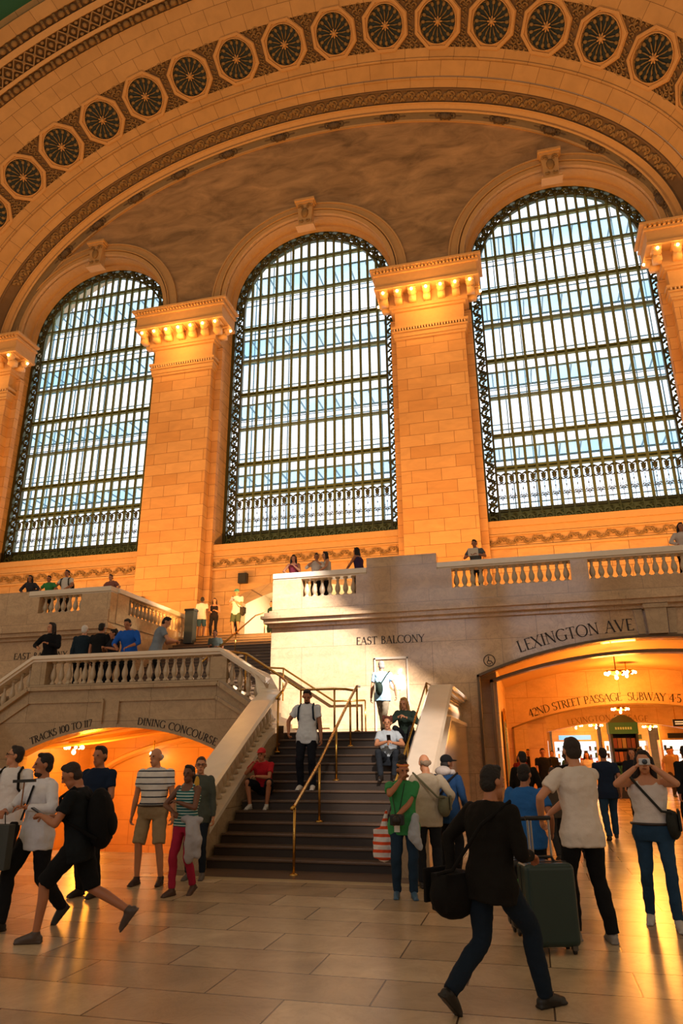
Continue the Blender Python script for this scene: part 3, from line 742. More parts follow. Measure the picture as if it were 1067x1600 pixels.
# accessibility disc
e=empty('access_sign',(-.87,YB,4.02)); tag(e,'small round wheelchair access symbol on the marble left of LEXINGTON AVE','sign')
m_=MB(); Mx=Matrix.Rotation(pi/2,3,'X'); m_.tube([(.15*cos(2*pi*k/24),-.01,.15*sin(2*pi*k/24)) for k in range(24)],.012,5,closed=True); m_.build('ring',M_letter,e)
m_=MB(); m_.tube([(.05*cos(a)-.01,-.01,.05*sin(a)-.05) for a in [R(x) for x in range(100,370,30)]],.01,5); m_.tube([(-.02,-.01,.06),(-.02,-.01,-.01),(.05,-.01,-.02),(.08,-.01,-.09)],.013,5); m_.ell((-.02,-.01,.09),(.02,0,0),(0,.01,0),(0,0,.02),8,5); m_.build('symbol',M_letter,e)
# lit apple emblem of the shop + glass door panel
e=empty('emblem_sign',(-3.55,YB,2.1)); tag(e,'glowing white apple emblem beside a tall glass panel on the balcony wall','sign')
m_=MB(); m_.box(-.5,-.04,0,-.46,0,2.1); m_.box(.42,-.04,0,.46,0,2.1); m_.box(-.5,-.04,2.06,.46,0,2.12); m_.build('panel_frame',plain('#c9b9a4',.3),e)
pts=[]
for k in range(40):
    a=2*pi*k/40; r=.21*(1+.05*cos(2*a)); x=r*cos(a)*.98; z=r*sin(a)
    if abs(a-pi/2)<.5: z-=.05*(1-abs(a-pi/2)/.5)
    if abs(a-3*pi/2)<.4: z+=.03*(1-abs(a-3*pi/2)/.4)
    if a<.45 or a>2*pi-.25:
        q=(a if a<1 else a-2*pi)-.1; x-=.085*math.sqrt(max(0,1-(q/.36)**2))
    pts.append((x+.17,z+1.42))
m_=MB(); m_.prism(pts,-.06,-.03); m_.prism([(.17,1.66),(.2,1.74),(.27,1.79),(.27,1.73),(.23,1.67)],-.06,-.03); m_.build('emblem',emit('#ffffff',9,'emblem_glow'),e)

# ------------------------------------------------------------------ Lexington passage
M_pass=stone('passage_stone','#d9b27c','#d2a870','#b88a52',1.1,.9,.4,.01,noise=.35,veins=.25)
M_pceil=plain('#d8ae74',.6,var=.06)
w=MB(); w.box(-1.3,YB+1,0,-.76,28,4.3); w.box(7.3,YB+1,0,7.8,28,4.3); struct(w.build('wall_passage',M_pass))
def vault(mb,x0,x1,zs,zc_,y0,y1,n=20):
    c=(x0+x1)/2; hw=(x1-x0)/2
    for i in range(n):
        a=x0+(x1-x0)*i/n; b=x0+(x1-x0)*(i+1)/n; za,zb=seg(a,c,hw,zs,zc_),seg(b,c,hw,zs,zc_)
        mb.add([(a,y0,za),(b,y0,zb),(b,y1,zb),(a,y1,za),(a,y0,za+.1),(b,y0,zb+.1),(b,y1,zb+.1),(a,y1,za+.1)],[(0,3,2,1),(4,5,6,7),(0,1,5,4),(2,3,7,6)])
w=MB(); vault(w,-1.0,7.5,3.9,4.6,YB+.95,28); vault(w,-2,9,3.4,3.85,28.6,36); vault(w,-2,10,3.3,3.6,36.4,50); struct(w.build('ceiling_passage',M_pceil))
w=MB(); arch_wall(w,-1.3,8.5,3.65,4.25,2.55,3.32,0,4.8,28,28.6); struct(w.build('wall_lintel',M_pass))
w=MB(); archband(w,3.65,4.25,2.55,3.32,.06,27.93,28.0); struct(w.build('trim_32',M_orn))
w=MB(); arch_wall(w,-3,11,4.0,3.9,2.35,2.95,0,4.6,36,36.5); w.box(-1.6,28.6,0,-1.3,36,4); w.box(8.6,28.6,0,9,36,4); struct(w.build('wall_inner',M_pass))
w=MB(); w.box(-.05,28.62,0,.65,29.2,3.4); w.box(6.9,28.62,0,7.5,29.2,3.4); struct(w.build('wall_piers',M_pass))
INS=empty('inscription',(3.65,28,3.32)); tag(INS,'dark lettering 42ND STREET PASSAGE SUBWAY 4.5 on the first inner arch of the passage','inscription','wall inscriptions')
lettering('42ND STREET PASSAGE  SUBWAY 4.5',.28,0,on_arch(3.65,4.25,2.55,3.32,.1,-.95),parent=INS,fit=5.35)
INS=empty('inscription',(4.0,36,2.95)); tag(INS,'small lettering LEXINGTON PASSAGE on the second inner arch, partly behind the kiosk','inscription','wall inscriptions')
lettering('LEXINGTON PASSAGE',.26,0,on_arch(4.0,3.9,2.35,2.95,.08,-.4),parent=INS,mat=plain('#8a6434',.6))
# arched niche door on the left reveal
e=empty('bronze_door',(-.75,22.6,0)); tag(e,'narrow dark arched bronze door on the left side wall of the passage','door')
m_=MB(); n=12; poly=[(-.45,0),(.45,0),(.45,2.4)]+[(.45*cos(pi*k/n),2.4+.45*sin(pi*k/n)) for k in range(1,n)]+[(-.45,2.4)]
m_.prism(poly,-.05,.0); o=m_.build('leaf',M_bronze,e); o.rotation_euler=(0,0,pi/2)
m_=MB(); m_.tube([(-.5,-.06,0),(-.5,-.06,2.4)]+[(-.5*cos(pi*k/n),-.06,2.4+.5*sin(pi*k/n)) for k in range(1,n)]+[(.5,-.06,2.4),(.5,-.06,0)],.04,6); o=m_.build('door_frame',M_brass,e); o.rotation_euler=(0,0,pi/2)
# shop fronts at the far end
random.seed(3)
shopcols=['#e8efe8','#f3ead8','#dfeefc','#f7f2e6','#cfe3d0','#f2d9c0']
def shopfront(x0,x1,y,label,sign,k):
    e=empty('shop_front',((x0+x1)/2,y,0)); tag(e,label,'shop front','shop fronts in the passage'); W_=(x1-x0)/2
    MB().add([(-W_,.8,0.3),(W_,.8,.3),(W_,.8,2.2),(-W_,.8,2.2)],[(0,1,2,3)]).build('lit_back',emit(shopcols[k%6],1.6,'shop_light'),e)
    m_=MB(); m_.box(-W_,0,2.2,W_,.1,3.4); m_.box(-W_,0,0,-W_+.1,.9,2.2); m_.box(W_-.1,0,0,W_,.9,2.2); m_.box(-W_,0,0,W_,.12,.35); m_.box(-.03,0,.3,.03,.06,2.2); m_.build('shop_frame',M_pass,e)
    m_=MB()
    for j in range(4):
        z=.55+j*.38; m_.box(-W_+.15,.5,z,W_-.15,.75,z+.03)
    m_.build('shelf',plain('#6b4a2a',.5),e)
    MB().box(-W_*.7,-.04,2.28,W_*.7,.02,2.52).build('sign_board',sign,e)
    for j in range(4):
        for q in range(int(W_*2/.28)):
            if random.random()<.6:
                MB().box(-.06,-.05,0,.06,.05,random.uniform(.15,.28)).build('goods',plain(random.choice(['#a33525','#d9c28a','#2c5a3a','#34507a','#e0d8c8','#5a3a22']),.5),e,loc=(-W_+.3+q*.28,.62,.585+j*.38))
shopfront(-.9,1.0,38.5,'brightly lit shop front at the left end of the passage',plain('#2a1d12',.5),0)
shopfront(1.2,3.6,42,'bright white shop front in the middle of the passage behind the crowd',emit('#5fa7d8',1.2,'sign_light'),2)
shopfront(3.8,6.2,42,'pale shop front right behind the green kiosk',plain('#1d3a26',.5),1)
shopfront(6.4,9.0,40,'shop front at the right end of the passage',plain('#141414',.5),3)
w=MB(); w.box(-6,50,0,14,50.3,5); struct(w.build('wall_far',M_pass))
# lit poster with a green face on the right pier
e=empty('lit_poster',(6.3,28.2,1.0)); tag(e,'white lit poster with a round green emblem on the pier at the right edge','poster')
MB().box(-.42,-.08,0,.42,0,1.45).build('poster_frame',plain('#8a6234',.4),e)
MB().box(-.36,-.1,.06,.36,-.08,1.39).build('poster_sheet',emit('#f4efdc',1.1,'poster_light'),e)
m_=MB(); m_.tube([(.22*cos(2*pi*k/20),-.12,.95+.22*sin(2*pi*k/20)) for k in range(20)],.035,6,closed=True); m_.ell((.02,-.11,.93),(.1,0,0),(0,.01,0),(0,0,.12),8,5); m_.tube([(-.1,-.12,.7),(0,-.12,.62),(.12,-.12,.72)],.03,5); m_.build('emblem',emit('#2f9a55',.5,'green_print'),e)
# hanging direction signs
for (x,y,z,lb) in ((5.7,30,2.55,'small dark hanging direction sign right of the kiosk'),(4.35,40,2.3,'small dark hanging sign left of the kiosk')):
    e=empty('hanging_sign',(x,y,z)); tag(e,lb,'sign'); MB().box(-.35,-.04,0,.35,.04,.26).build('sign_board',M_black,e)
    m_=MB(); m_.box(-.28,-.05,.15,.2,-.04,.19); m_.box(-.28,-.05,.07,.1,-.04,.11); m_.build('lettering',emit('#e8c890',.8,'sign_text'),e)
    m_=MB(); m_.tube([(-.25,0,.26),(-.25,0,1.1)],.01,5); m_.tube([(.25,0,.26),(.25,0,1.1)],.01,5); m_.build('hanger',M_brass,e)
# kiosk
e=empty('kiosk',(3.52,30.2,0)); tag(e,'dark newspaper kiosk with green fascia and lit magazine racks, in the passage','kiosk')
MB().box(-.5,-.4,0,.5,.4,.35).build('base',M_black,e)
MB().box(-.5,-.4,.35,-.42,.4,2.3).build('side_panel',M_black,e); MB().box(.42,-.4,.35,.5,.4,2.3).build('side_panel',M_black,e); MB().box(-.42,.3,.35,.42,.4,2.3).build('back_panel',M_black,e)
MB().box(-.53,-.43,2.3,.53,.43,2.72).build('fascia',plain('#1f7048',.45),e)
m_=MB()
for k in range(7): m_.box(-.3+k*.09,-.45,2.46,-.24+k*.09,-.43,2.55)
m_.build('lettering',plain('#bfe0b8',.5),e)
m_=MB(); m_.prism([(-.5,2.72),(.5,2.72),(.3,2.9),(.1,3.0),(-.1,3.0),(-.3,2.9)],-.4,.4); m_.build('crown',M_bronze,e)
for j in range(3):
    MB().box(-.41,-.3,.75+j*.5,.41,.25,.78+j*.5).build('shelf',M_black,e)
random.seed(5)
for j,row in enumerate((['#1f6a45']*5,['#8a3f28','#b06a3a','#5a2a20','#a8552e','#6b3a2a'],['#8a3a28','#9a6038','#a88a58','#6a2a1e','#8a4428'])):
    for q in range(5): MB().box(-.07,-.03,0,.07,.03,.36).build('magazine',plain(row[q],.5),e,loc=(-.33+q*.165,-.12,.79+j*.5))
# ------------------------------------------------------------------ main stairs
SX0,SX1=-5.05,-1.95; T_,H_=.28,.15; YS=11.1; ZL=2.1; YL=YS+13*T_
st=empty('staircase',((SX0+SX1)/2,YS,0)); tag(st,'broad flight of dark stone steps rising from the concourse floor to the landing','staircase')
cx_,cy_=st.location[0],st.location[1]
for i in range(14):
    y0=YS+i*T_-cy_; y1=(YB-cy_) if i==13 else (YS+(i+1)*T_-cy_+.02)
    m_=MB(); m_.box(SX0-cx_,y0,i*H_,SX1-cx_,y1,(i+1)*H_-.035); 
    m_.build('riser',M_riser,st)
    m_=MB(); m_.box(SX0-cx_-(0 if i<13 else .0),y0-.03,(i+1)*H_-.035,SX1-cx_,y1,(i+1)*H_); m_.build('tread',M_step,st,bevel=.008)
# steps from landing up to the gallery (towards -X)
g=MB(); g.box(-6.6,YL+.35,1.9,-5.06,YB,ZL-.002); struct(g.build('landing_floor',M_step))
ls=empty('staircase',(-5.6,17.2,ZL)); tag(ls,'short flight of steps turning left from the landing to the gallery','staircase')
for i in range(6):
    x1=-5.15-.24*i; x0=-7.2 
    xf=-5.2-.2*i+5.6; xb=-6.15-.17*i+5.6; ya,yb2=15.12-17.2,YB-17.2-.02; z0_,z1_=0,(i+1)*.155
    m_=MB(); m_.add([(x0+5.6,ya,z0_),(xf,ya,z0_),(xb,yb2,z0_),(x0+5.6,yb2,z0_),(x0+5.6,ya,z1_),(xf,ya,z1_),(xb,yb2,z1_),(x0+5.6,yb2,z1_)],[(0,3,2,1),(4,5,6,7),(0,1,5,4),(1,2,6,5),(2,3,7,6),(3,0,4,7)]); m_.build('step',M_step,ls,bevel=.006)
# upper flight to the balcony
us=empty('staircase',(-9.9,19.3,3.05)); tag(us,'upper flight of steps from the gallery to the East balcony','staircase')
NU=20
for i in range(NU):
    m_=MB(); y0=i*.29; m_.box(-2.8,y0,0,2.74,5.9,(i+1)*2.95/NU-.03); m_.build('riser',plain('#7a6249',.5),us)
    m_=MB(); m_.box(-2.8,y0-.03,(i+1)*2.95/NU-.03,2.74,y0+.32,(i+1)*2.95/NU); m_.build('tread',M_step,us)
# gallery floor and front wall with the arch to the lower concourse
YG=14.6; ZG=3.05; GC=-8.95; GH=2.62
g=MB(); g.box(-13,YG+.3,2.6,-6.5,19.3,ZG); struct(g.build('gallery_floor',M_marb2))
g=MB()
arch_wall(g,-13.2,-5.45,GC,GH,1.66,2.26,-1.0,2.55,YG,YG+.45,n=26)
# upper strip follows the rail
def gz(x):
    if x>-6.55: return 3.26-(x+6.55)*.62
    if x<-11.4: return 3.26+(x+11.4)*.62
    return 3.26
xs=[-13.2,-12.3,-11.4,-9.0,-6.55,-6.0,-5.45]
for a,b in zip(xs,xs[1:]): g.add([(a,YG,2.55),(b,YG,2.55),(b,YG,gz(b)-.1),(a,YG,gz(a)-.1),(a,YG+.45,2.55),(b,YG+.45,2.55),(b,YG+.45,gz(b)-.1),(a,YG+.45,gz(a)-.1)],[(0,1,2,3),(7,6,5,4),(3,2,6,7)])
struct(g.build('wall_gallery',M_marb2))
g=MB()
def strip(pts,w_,d):
    for a,b in zip(pts,pts[1:]): g.bar((a[0],YG-d/2,a[1]),(b[0],YG-d/2,b[1]),d,w_,(0,0,1))
strip([(-13.2,gz(-13.2)-.12),(-11.4,3.16),(-6.55,3.16),(-5.5,gz(-5.5)-.12)],.1,.1)
strip([(-13.2,gz(-13.2)-.42),(-11.35,2.86),(-9.38,2.86),(-9.38,2.35)],.07,.05)
strip([(-8.98,2.35),(-8.98,2.86),(-6.6,2.86),(-5.5,gz(-5.5)-.38)],.07,.05)
struct(g.build('trim_33',M_marb2))
for txt,uc,lab,ft in (('TRACKS 100 TO 117',-1.47,'left half',1.6),('DINING CONCOURSE',1.46,'right half',1.98)):
    INS=empty('inscription',(GC,YG,2.26)); tag(INS,'dark lettering %s curving over the %s of the lower arch'%(txt,lab),'inscription','wall inscriptions')
    lettering(txt,.155,0,on_arch(GC,GH,1.66,2.26,.07,uc),parent=INS,fit=ft)
# gallery balustrade
gb=empty('gallery_balustrade',(GC,YG+.2,3.26)); tag(gb,'marble gallery balustrade where people lean above the lower arch','balustrade')
pts=[(-13.2,2.14),(-12.3,2.7),(-11.4,3.26),(-6.55,3.26),(-5.45,2.58)]
r=MB()
for (a,za),(b,zb_) in (((-13.2,gz(-13.2)),(-11.4,3.26)),((-11.4,3.26),(-6.55,3.26)),((-6.55,3.26),(-5.45,gz(-5.45)))):
    for (zo,hh,ww) in ((.64,.07,.34),(.57,.07,.44)):
        pass
    A=(a-GC,0,za-3.26); B=(b-GC,0,zb_-3.26)
    for z0_,z1_,hw in ((.54,.6,.19),(.6,.68,.24)):
        r.add([(A[0],-hw,A[2]+z0_),(B[0],-hw,B[2]+z0_),(B[0],hw,B[2]+z0_),(A[0],hw,A[2]+z0_),(A[0],-hw,A[2]+z1_),(B[0],-hw,B[2]+z1_),(B[0],hw,B[2]+z1_),(A[0],hw,A[2]+z1_)],[(0,3,2,1),(4,5,6,7),(0,1,5,4),(1,2,6,5),(2,3,7,6),(3,0,4,7)])
r.build('handrail',M_rail,gb)
b_=MB(); b_.box(-2.45,-.18,-.12,2.4,.18,0)
for (a,za),(b,zb_) in (((-13.2,gz(-13.2)),(-11.4,3.26)),((-6.55,3.26),(-5.45,gz(-5.45)))):
    A=(a-GC,0,za-3.26); B=(b-GC,0,zb_-3.26)
    b_.add([(A[0],-.18,A[2]-.12),(B[0],-.18,B[2]-.12),(B[0],.18,B[2]-.12),(A[0],.18,A[2]-.12),(A[0],-.18,A[2]),(B[0],-.18,B[2]),(B[0],.18,B[2]),(A[0],.18,A[2])],[(0,3,2,1),(4,5,6,7),(0,1,5,4),(1,2,6,5),(2,3,7,6),(3,0,4,7)])
b_.build('plinth',M_marb2,gb)
for x0,x1 in ((-11.45,-11.05),(-6.8,-6.4),(-5.62,-5.42)):
    zz=min(gz(x0),gz(x1))-3.26; MB().box(x0-GC,-.17,zz-.1,x1-GC,.17,zz+.58).build('pedestal',M_marb2,gb)
n=20
for i in range(n): inst('baluster',BALG,gb,(-11.05+4.25*(i+.5)/n-GC,0,0))
for i in range(4):
    x=-6.33+.2*i; inst('baluster',BALG,gb,(x-GC,0,gz(x)-3.26))
for i in range(5):
    x=-11.6-.22*i; inst('baluster',BALG,gb,(x-GC,0,gz(x)-3.26))
# stair parapets
def zst(y): return max(0,(y-YS)/T_*H_) if y<YL else ZL
def parapet(label,path,name='stair_parapet'):
    """path: (x,y,zrail) ; slab rail, open carved balusters, solid base"""
    e=empty(name,(path[0][0],path[0][1],0)); tag(e,label,'parapet'); o=V((path[0][0],path[0][1],0))
    P=[V(p)-o for p in path]
    def sweepbox(prof,nm,mt,sm=False):
        mb=MB(); N=len(P); k=len(prof)
        for i,p in enumerate(P):
            d=(P[min(i+1,N-1)]-P[max(i-1,0)]); d.z=0; d.normalize(); nx=V((d.y,-d.x,0))
            for (u,v) in prof: q=p+nx*u; mb.v.append((q.x,q.y,p.z+v if v>-50 else v+100))
        for i in range(N-1):
            for j in range(k):
                l=(j+1)%k; mb.f.append((i*k+j,i*k+l,(i+1)*k+l,(i+1)*k+j))
        mb.f.append(tuple(reversed(range(k)))); mb.f.append(tuple((N-1)*k+j for j in range(k)))
        return mb.build(nm,mt,e,sm)
    sweepbox([(-.24,-.1),(.24,-.1),(.26,-.05),(.22,0),(-.22,0),(-.26,-.05)],'handrail',M_rail)
    sweepbox([(-.17,-.16),(.17,-.16),(.17,-.1),(-.17,-.1)],'rail_moulding',M_rail)
    sweepbox([(-.19,-.76),(.19,-.76),(.19,-.68),(-.19,-.68)],'plinth_moulding',M_rail)
    return e,P,o,sweepbox
def fill_bal(e,P,step,off=-.68):
    L=[0]
    for a,b in zip(P,P[1:]): L.append(L[-1]+math.hypot(b.x-a.x,b.y-a.y))
    s=.35
    while s<L[-1]-.1:
        for i in range(len(P)-1):
            if L[i]<=s<=L[i+1]:
                q=(s-L[i])/(L[i+1]-L[i]); p=P[i].lerp(P[i+1],q); inst('baluster',BALS,e,(p.x,p.y,p.z+off)); break
        s+=step
# right parapet
xr=-1.76
path=[(xr,10.95,1.05)]+[(xr,y,1.05+(y-10.95)*(3.06-1.05)/(15.45-10.95)) for y in (11.8,12.7,13.6,14.5,15.45)]+[(xr,15.7,3.08),(xr,YB,3.08)]
e,P,o,swb=parapet('right marble parapet of the stairs with pale sloping slab rail and carved openwork side',path)
def solid_base(e,P,o,zlow=0,depth=.76):
    mb=MB(); N=len(P); 
    for i,p in enumerate(P):
        d=(P[min(i+1,N-1)]-P[max(i-1,0)]); d.z=0; d.normalize(); nx=V((d.y,-d.x,0))
        for u,top in ((-.18,1),(.18,1),(.18,0),(-.18,0)): q=p+nx*u; mb.v.append((q.x,q.y,(p.z-depth) if top else zlow-(.0)))
    for i in range(N-1):
        for j in range(4): l=(j+1)%4; mb.f.append((i*4+j,i*4+l,(i+1)*4+l,(i+1)*4+j))
    mb.f.append((3,2,1,0)); mb.f.append(tuple((N-1)*4+j for j in range(4)))
    mb.build('base_wall',M_marb2,e)
solid_base(e,P,o); fill_bal(e,P,.17)
MB().box(-.24,-.12,0,.24,.2,1.0).build('newel',M_marb2,e)
# left parapet, curling at the top into the gallery rail
xl_=-5.28
path=[(xl_,10.95,1.05)]+[(xl_,y,1.05+(y-10.95)*.565) for y in (11.8,12.6,13.4,13.9)]
z9=path[-1][2]
path+=[(-5.26,14.2,z9+.13),(-5.3,14.45,z9+.22),(-5.42,14.66,z9+.31),(-5.6,14.8,3.36),(-5.8,14.82,3.48)]
e,P,o,swb=parapet('left marble parapet of the stairs, its pale slab rail curling up into the gallery',path)
solid_base(e,P,o); fill_bal(e,P,.17); MB().box(-.24,-.12,0,.24,.2,1.0).build('newel',M_marb2,e)
# mirrored left stair, only its outer end shows at the left edge
xm=-12.95
path=[(xm-.2,12.0,1.5),(xm-.1,13.2,2.15),(xm,14.2,2.8)]
e,P,o,swb=parapet('marble parapet of the matching stairs at the left edge',path); solid_base(e,P,o); fill_bal(e,P,.17)
# vaulted space behind the lower arch
M_orange=stone('lower_passage_stone','#d6a669','#cf9f62','#b58449',1.3,.62,.35,.01,noise=.25)
w=MB(); w.box(-13.2,18.6,-1.2,-7.3,18.9,2.6); w.box(-7.3,18.6,-1.2,-5.2,18.9,1.88); w.box(-5.75,YG+.4,-1.2,-5.5,18.6,1.85); w.box(-12.4,YG+.45,-1.2,-12.2,18.6,2.55); struct(w.build('wall_lower',M_orange))
w=MB(); vault(w,-12.2,-5.9,1.86,2.5,YG+.42,18.6); struct(w.build('ceiling_lower',M_pceil))
w=MB()
for r0,dd in ((3.1,.0),(2.9,.06)):
    pts=[(-11.9+r0*2.2*(1-cos(R(a))) ,18.52-dd, .9+1.45*sin(R(a))) for a in range(0,91,6)]
    w.tube(pts,.07,6)
w.tube([(-12.2,16.4,1.95),(-11,17.2,2.1),(-9.6,18.0,2.35),(-8.4,18.5,2.45)],.08,6); w.tube([(-12.2,16.2,1.85),(-11,17.0,2.0),(-9.6,17.8,2.25),(-8.4,18.4,2.35)],.05,6)
struct(w.build('trim_34',M_pceil))
w=MB(); w.box(-5.5,12.55,-1.2,-5.42,18.6,0.0); w.box(-13.3,12.55,-1.2,-13.2,18.6,0); struct(w.build('wall_ramp',M_orange))

# ------------------------------------------------------------------ brass handrails
def handrail(label,rail,posts,r=.028):
    e=empty('brass_handrail',rail[0]); tag(e,label,'handrail','brass handrails'); o=V(rail[0])
    MB().tube([V(p)-o for p in rail],r,8).build('rail',M_brass,e,True)
    for (x,y,z0,z1) in posts:
        MB().tube([V((x,y,z0))-o,V((x,y,z1))-o],.022,8).build('post',M_brass,e,True)
        MB().lathe([(.07,0),(.07,.012),(.035,.03)],V((x,y,z0))-o,12).build('post_foot',M_brass,e,True)
xc_=-3.5
PS=[(10.75,0)]+[(YS+T_*(k-1)+.14,k*H_) for k in (4,8,12)]+[(YL+.2,ZL)]
rl=[(xc_,10.62,.9),(xc_,10.75,.93)]+[(xc_,y,z+.93) for y,z in PS[1:]]+[(xc_,YL+.45,ZL+.95)]
handrail('brass centre handrail running up the middle of the stairs',rl,[(xc_,y,z,z+.93) for y,z in PS])
handrail('brass handrail on posts at the left of the landing, rising towards the gallery',
  [(-3.75,15.9,3.02),(-3.95,15.75,3.05),(-4.2,15.7,3.06),(-5.0,15.7,3.06),(-6.4,15.75,3.95),(-6.9,15.8,4.02)],[(-4.2,15.7,2.1,3.06),(-5.0,15.7,2.1,3.06),(-6.4,15.75,2.85,3.95)])
handrail('brass wall handrail along the white balcony wall',[(-4.3,19.35,3.05),(-5.2,19.35,3.05),(-6.7,19.35,4.0),(-7.3,19.35,4.05)],[(-4.3,19.35,2.1,3.05),(-6.7,19.35,3.03,4.0)])
handrail('brass handrail following the top of the left parapet',[(-4.98,14.0,2.75),(-4.96,14.35,2.95),(-5.02,14.75,3.15),(-5.25,15.02,3.3)],[(-4.98,14.1,1.7,2.8)])
handrail('brass handrail running up the middle of the upper flight',[(-9.6,19.9,4.3),(-9.6,24.4,6.6),(-9.6,25.4,6.9),(-9.6,25.6,6.85)],[(-9.6,20.6,3.95,4.66),(-9.6,22.6,4.95,5.68),(-9.6,25.4,6.0,6.9)])
handrail('thin brass handrail on the edge of the right parapet slab',[(-2.06,11.2,1.2),(-2.06,15.4,3.1),(-2.06,17.2,3.14)],[(-2.06,12.6,.9,1.82),(-2.06,15.4,2.1,3.1)],.018)

# ------------------------------------------------------------------ lamps hung in the passages
bulb2=emit('#ffd9a0',14,'lamp_bulb')
def chandelier(x,y,z,label,r=.32,drop=.35,n=8):
    e=empty('chandelier',(x,y,z)); tag(e,label,'chandelier','passage lamps')
    MB().tube([(0,0,0),(0,0,drop)],.018,6).build('stem',M_brass,e)
    MB().lathe([(.03,-.12),(r*.55,-.08),(r,0),(r*1.02,.03),(r*.5,.05)],n=16).build('dish',M_brass,e,True)
    for k in range(n): 
        a=2*pi*k/n; MB().ell((r*cos(a),r*sin(a),-.05),(.04,0,0),(0,.04,0),(0,0,.05),8,6).build('bulb',bulb2,e,True)
    MB().ell((0,0,-.17),(.055,0,0),(0,.055,0),(0,0,.06),8,6).build('bulb',bulb2,e,True)
chandelier(2.65,22.4,3.9,'ring chandelier hanging nearest in the Lexington passage',.3,.6)
chandelier(3.45,26.3,4.3,'ring chandelier second in the Lexington passage',.3,.3)
chandelier(.3,31.5,2.95,'small chandelier at the left beyond the first inner arch')
chandelier(3.7,31.5,3.35,'small chandelier in the middle beyond the first inner arch')
chandelier(7.0,31.5,3.0,'small chandelier at the right beyond the first inner arch')
chandelier(2.4,40,3.0,'far chandelier left of the kiosk'); chandelier(3.4,40,3.0,'far chandelier just left of the kiosk'); chandelier(6.0,40,2.9,'far chandelier right of the kiosk')
chandelier(-11.6,16.9,1.92,'small hanging lamp behind the lower arch, left',.22,.2); chandelier(-10.05,18.3,1.75,'small wall lamp behind the lower arch, right',.08,.3,3)
# security camera on the pilaster
e=empty('security_camera',(-15.05,28.1,23.46)); tag(e,'small black security camera on top of the left capital','camera')
MB().tube([(0,0,0),(0,0,.35),(-.2,0,.45)],.05,6).build('bracket',M_black,e); MB().obox((-.3,-.1,.45),(.12,0,0),(0,.28,-.08),(0,.03,.1)).build('camera_body',M_black,e); MB().tube([(.3,0,0),(.28,0,.3),(.05,0,.38)],.05,6).build('bracket',M_black,e)
e=empty('wall_speaker',(-11.9,28.7,8.95)); tag(e,'small black box fixed to the wall left of the bright doorway','speaker'); MB().box(-.2,-.25,0,.2,0,.45).build('housing',M_black,e); MB().box(-.17,-.27,.04,.17,-.25,.41).build('grille',plain('#222222',.8,bump=.4),e)
e=empty('wall_speaker',(-16.6,27.9,8.0)); tag(e,'small black box low on the left pilaster','speaker'); MB().box(-.2,-.2,0,.2,0,.4).build('housing',M_black,e)
# bright room behind the doorway of the balcony
w=MB(); w.box(-14,35,5.6,-4,35.2,10); w.box(-13.2,30.2,5.6,-12.9,35,10); w.box(-5.5,30.2,5.6,-5.2,35,10); w.box(-13.2,30.2,9.6,-5,35,9.8); w.box(-13.2,30.2,5.8,-5,35,6.0); struct(w.build('wall_room',plain('#d8cfba',.7)))

# ------------------------------------------------------------------ west end of the hall, behind the camera: real windows that light and mirror
M_wdark=plain('#8a6a44',.8)
for i,xc in enumerate(WX):
    root=build_empty_struct('window_%d'%(i+4),(xc,-42,SILL)); zc=WZC-SILL; n=20
    poly=[(-4.4,0.0),(4.4,0.0)]+[(4.4*cos(pi*k/n),zc+4.4*sin(pi*k/n)) for k in range(n+1)]
    MB().add([(x,0,z) for x,z in poly],[tuple(range(len(poly)))]).build('glass',emit('#eef2ff',WESTW,'daylight'),root)
    b=MB()
    for k in range(1,9): x=-4.4+k*.98; b.box(x-.17,.1,0,x+.12,.3,zc+math.sqrt(max(0,4.4**2-x*x)))
    for z in (2.9,6.5,10.2,13.6): b.box(-4.4,.1,z-.4,4.4,.3,z+.4)
    b.build('glazing_bars',M_bronze,root)
w=MB(); w.box(-30,-43,0,12,-42.2,WZC-SILL-3); 
x_=[-30]+[v for xc in WX for v in (xc-4.4,xc+4.4)]+[12]
w=MB(); w.box(-30,-43,0,12,-42.3,SILL)
for a,b in zip(x_[::2],x_[1::2]): w.box(a,-43,SILL,b,-42.3,30)
struct(w.build('wall_west',M_wdark))

# unseen slab added to the south, its opening shaped to cut the sun patch
SUN=V((24,-12,30)); pat=[(-8.2,7.6),(-6.35,7.6),(-4.75,5.0),(-2.5,3.3),(-2.5,1.7),(-4.2,.2),(-8.2,.2)]
op=[]
for px_,pz_ in pat:
    W_=V((px_,19.5,pz_)); t_=(12-24)/(px_-24); op.append(SUN+(W_-SUN)*t_)
cc=sum(op,V((0,0,0)))/len(op); g=MB(); n=len(op)
for k in range(n):
    a,b=op[k],op[(k+1)%n]; A,B=cc+(a-cc)*7,cc+(b-cc)*7; D=V((.3,0,0))
    g.add([a,b,B,A,a+D,b+D,B+D,A+D],[(0,1,2,3),(7,6,5,4),(0,4,5,1)])
struct(g.build('sun_mask_slab',M_caen))
# ------------------------------------------------------------------ light
def light(kind,loc,energy,col,**k):
    d=bpy.data.lights.new(kind.lower()+'_lamp',kind); d.energy=energy; d.color=lin(col) if max(col)<=1 else col
    tgt=k.pop('target',None)
    for a,b in k.items(): setattr(d,a,b)
    o=bpy.data.objects.new('light_'+kind.lower(),d); COL.objects.link(o); o.location=loc
    if tgt: o.rotation_euler=(V(tgt)-V(loc)).to_track_quat('-Z','Y').to_euler()
    return o
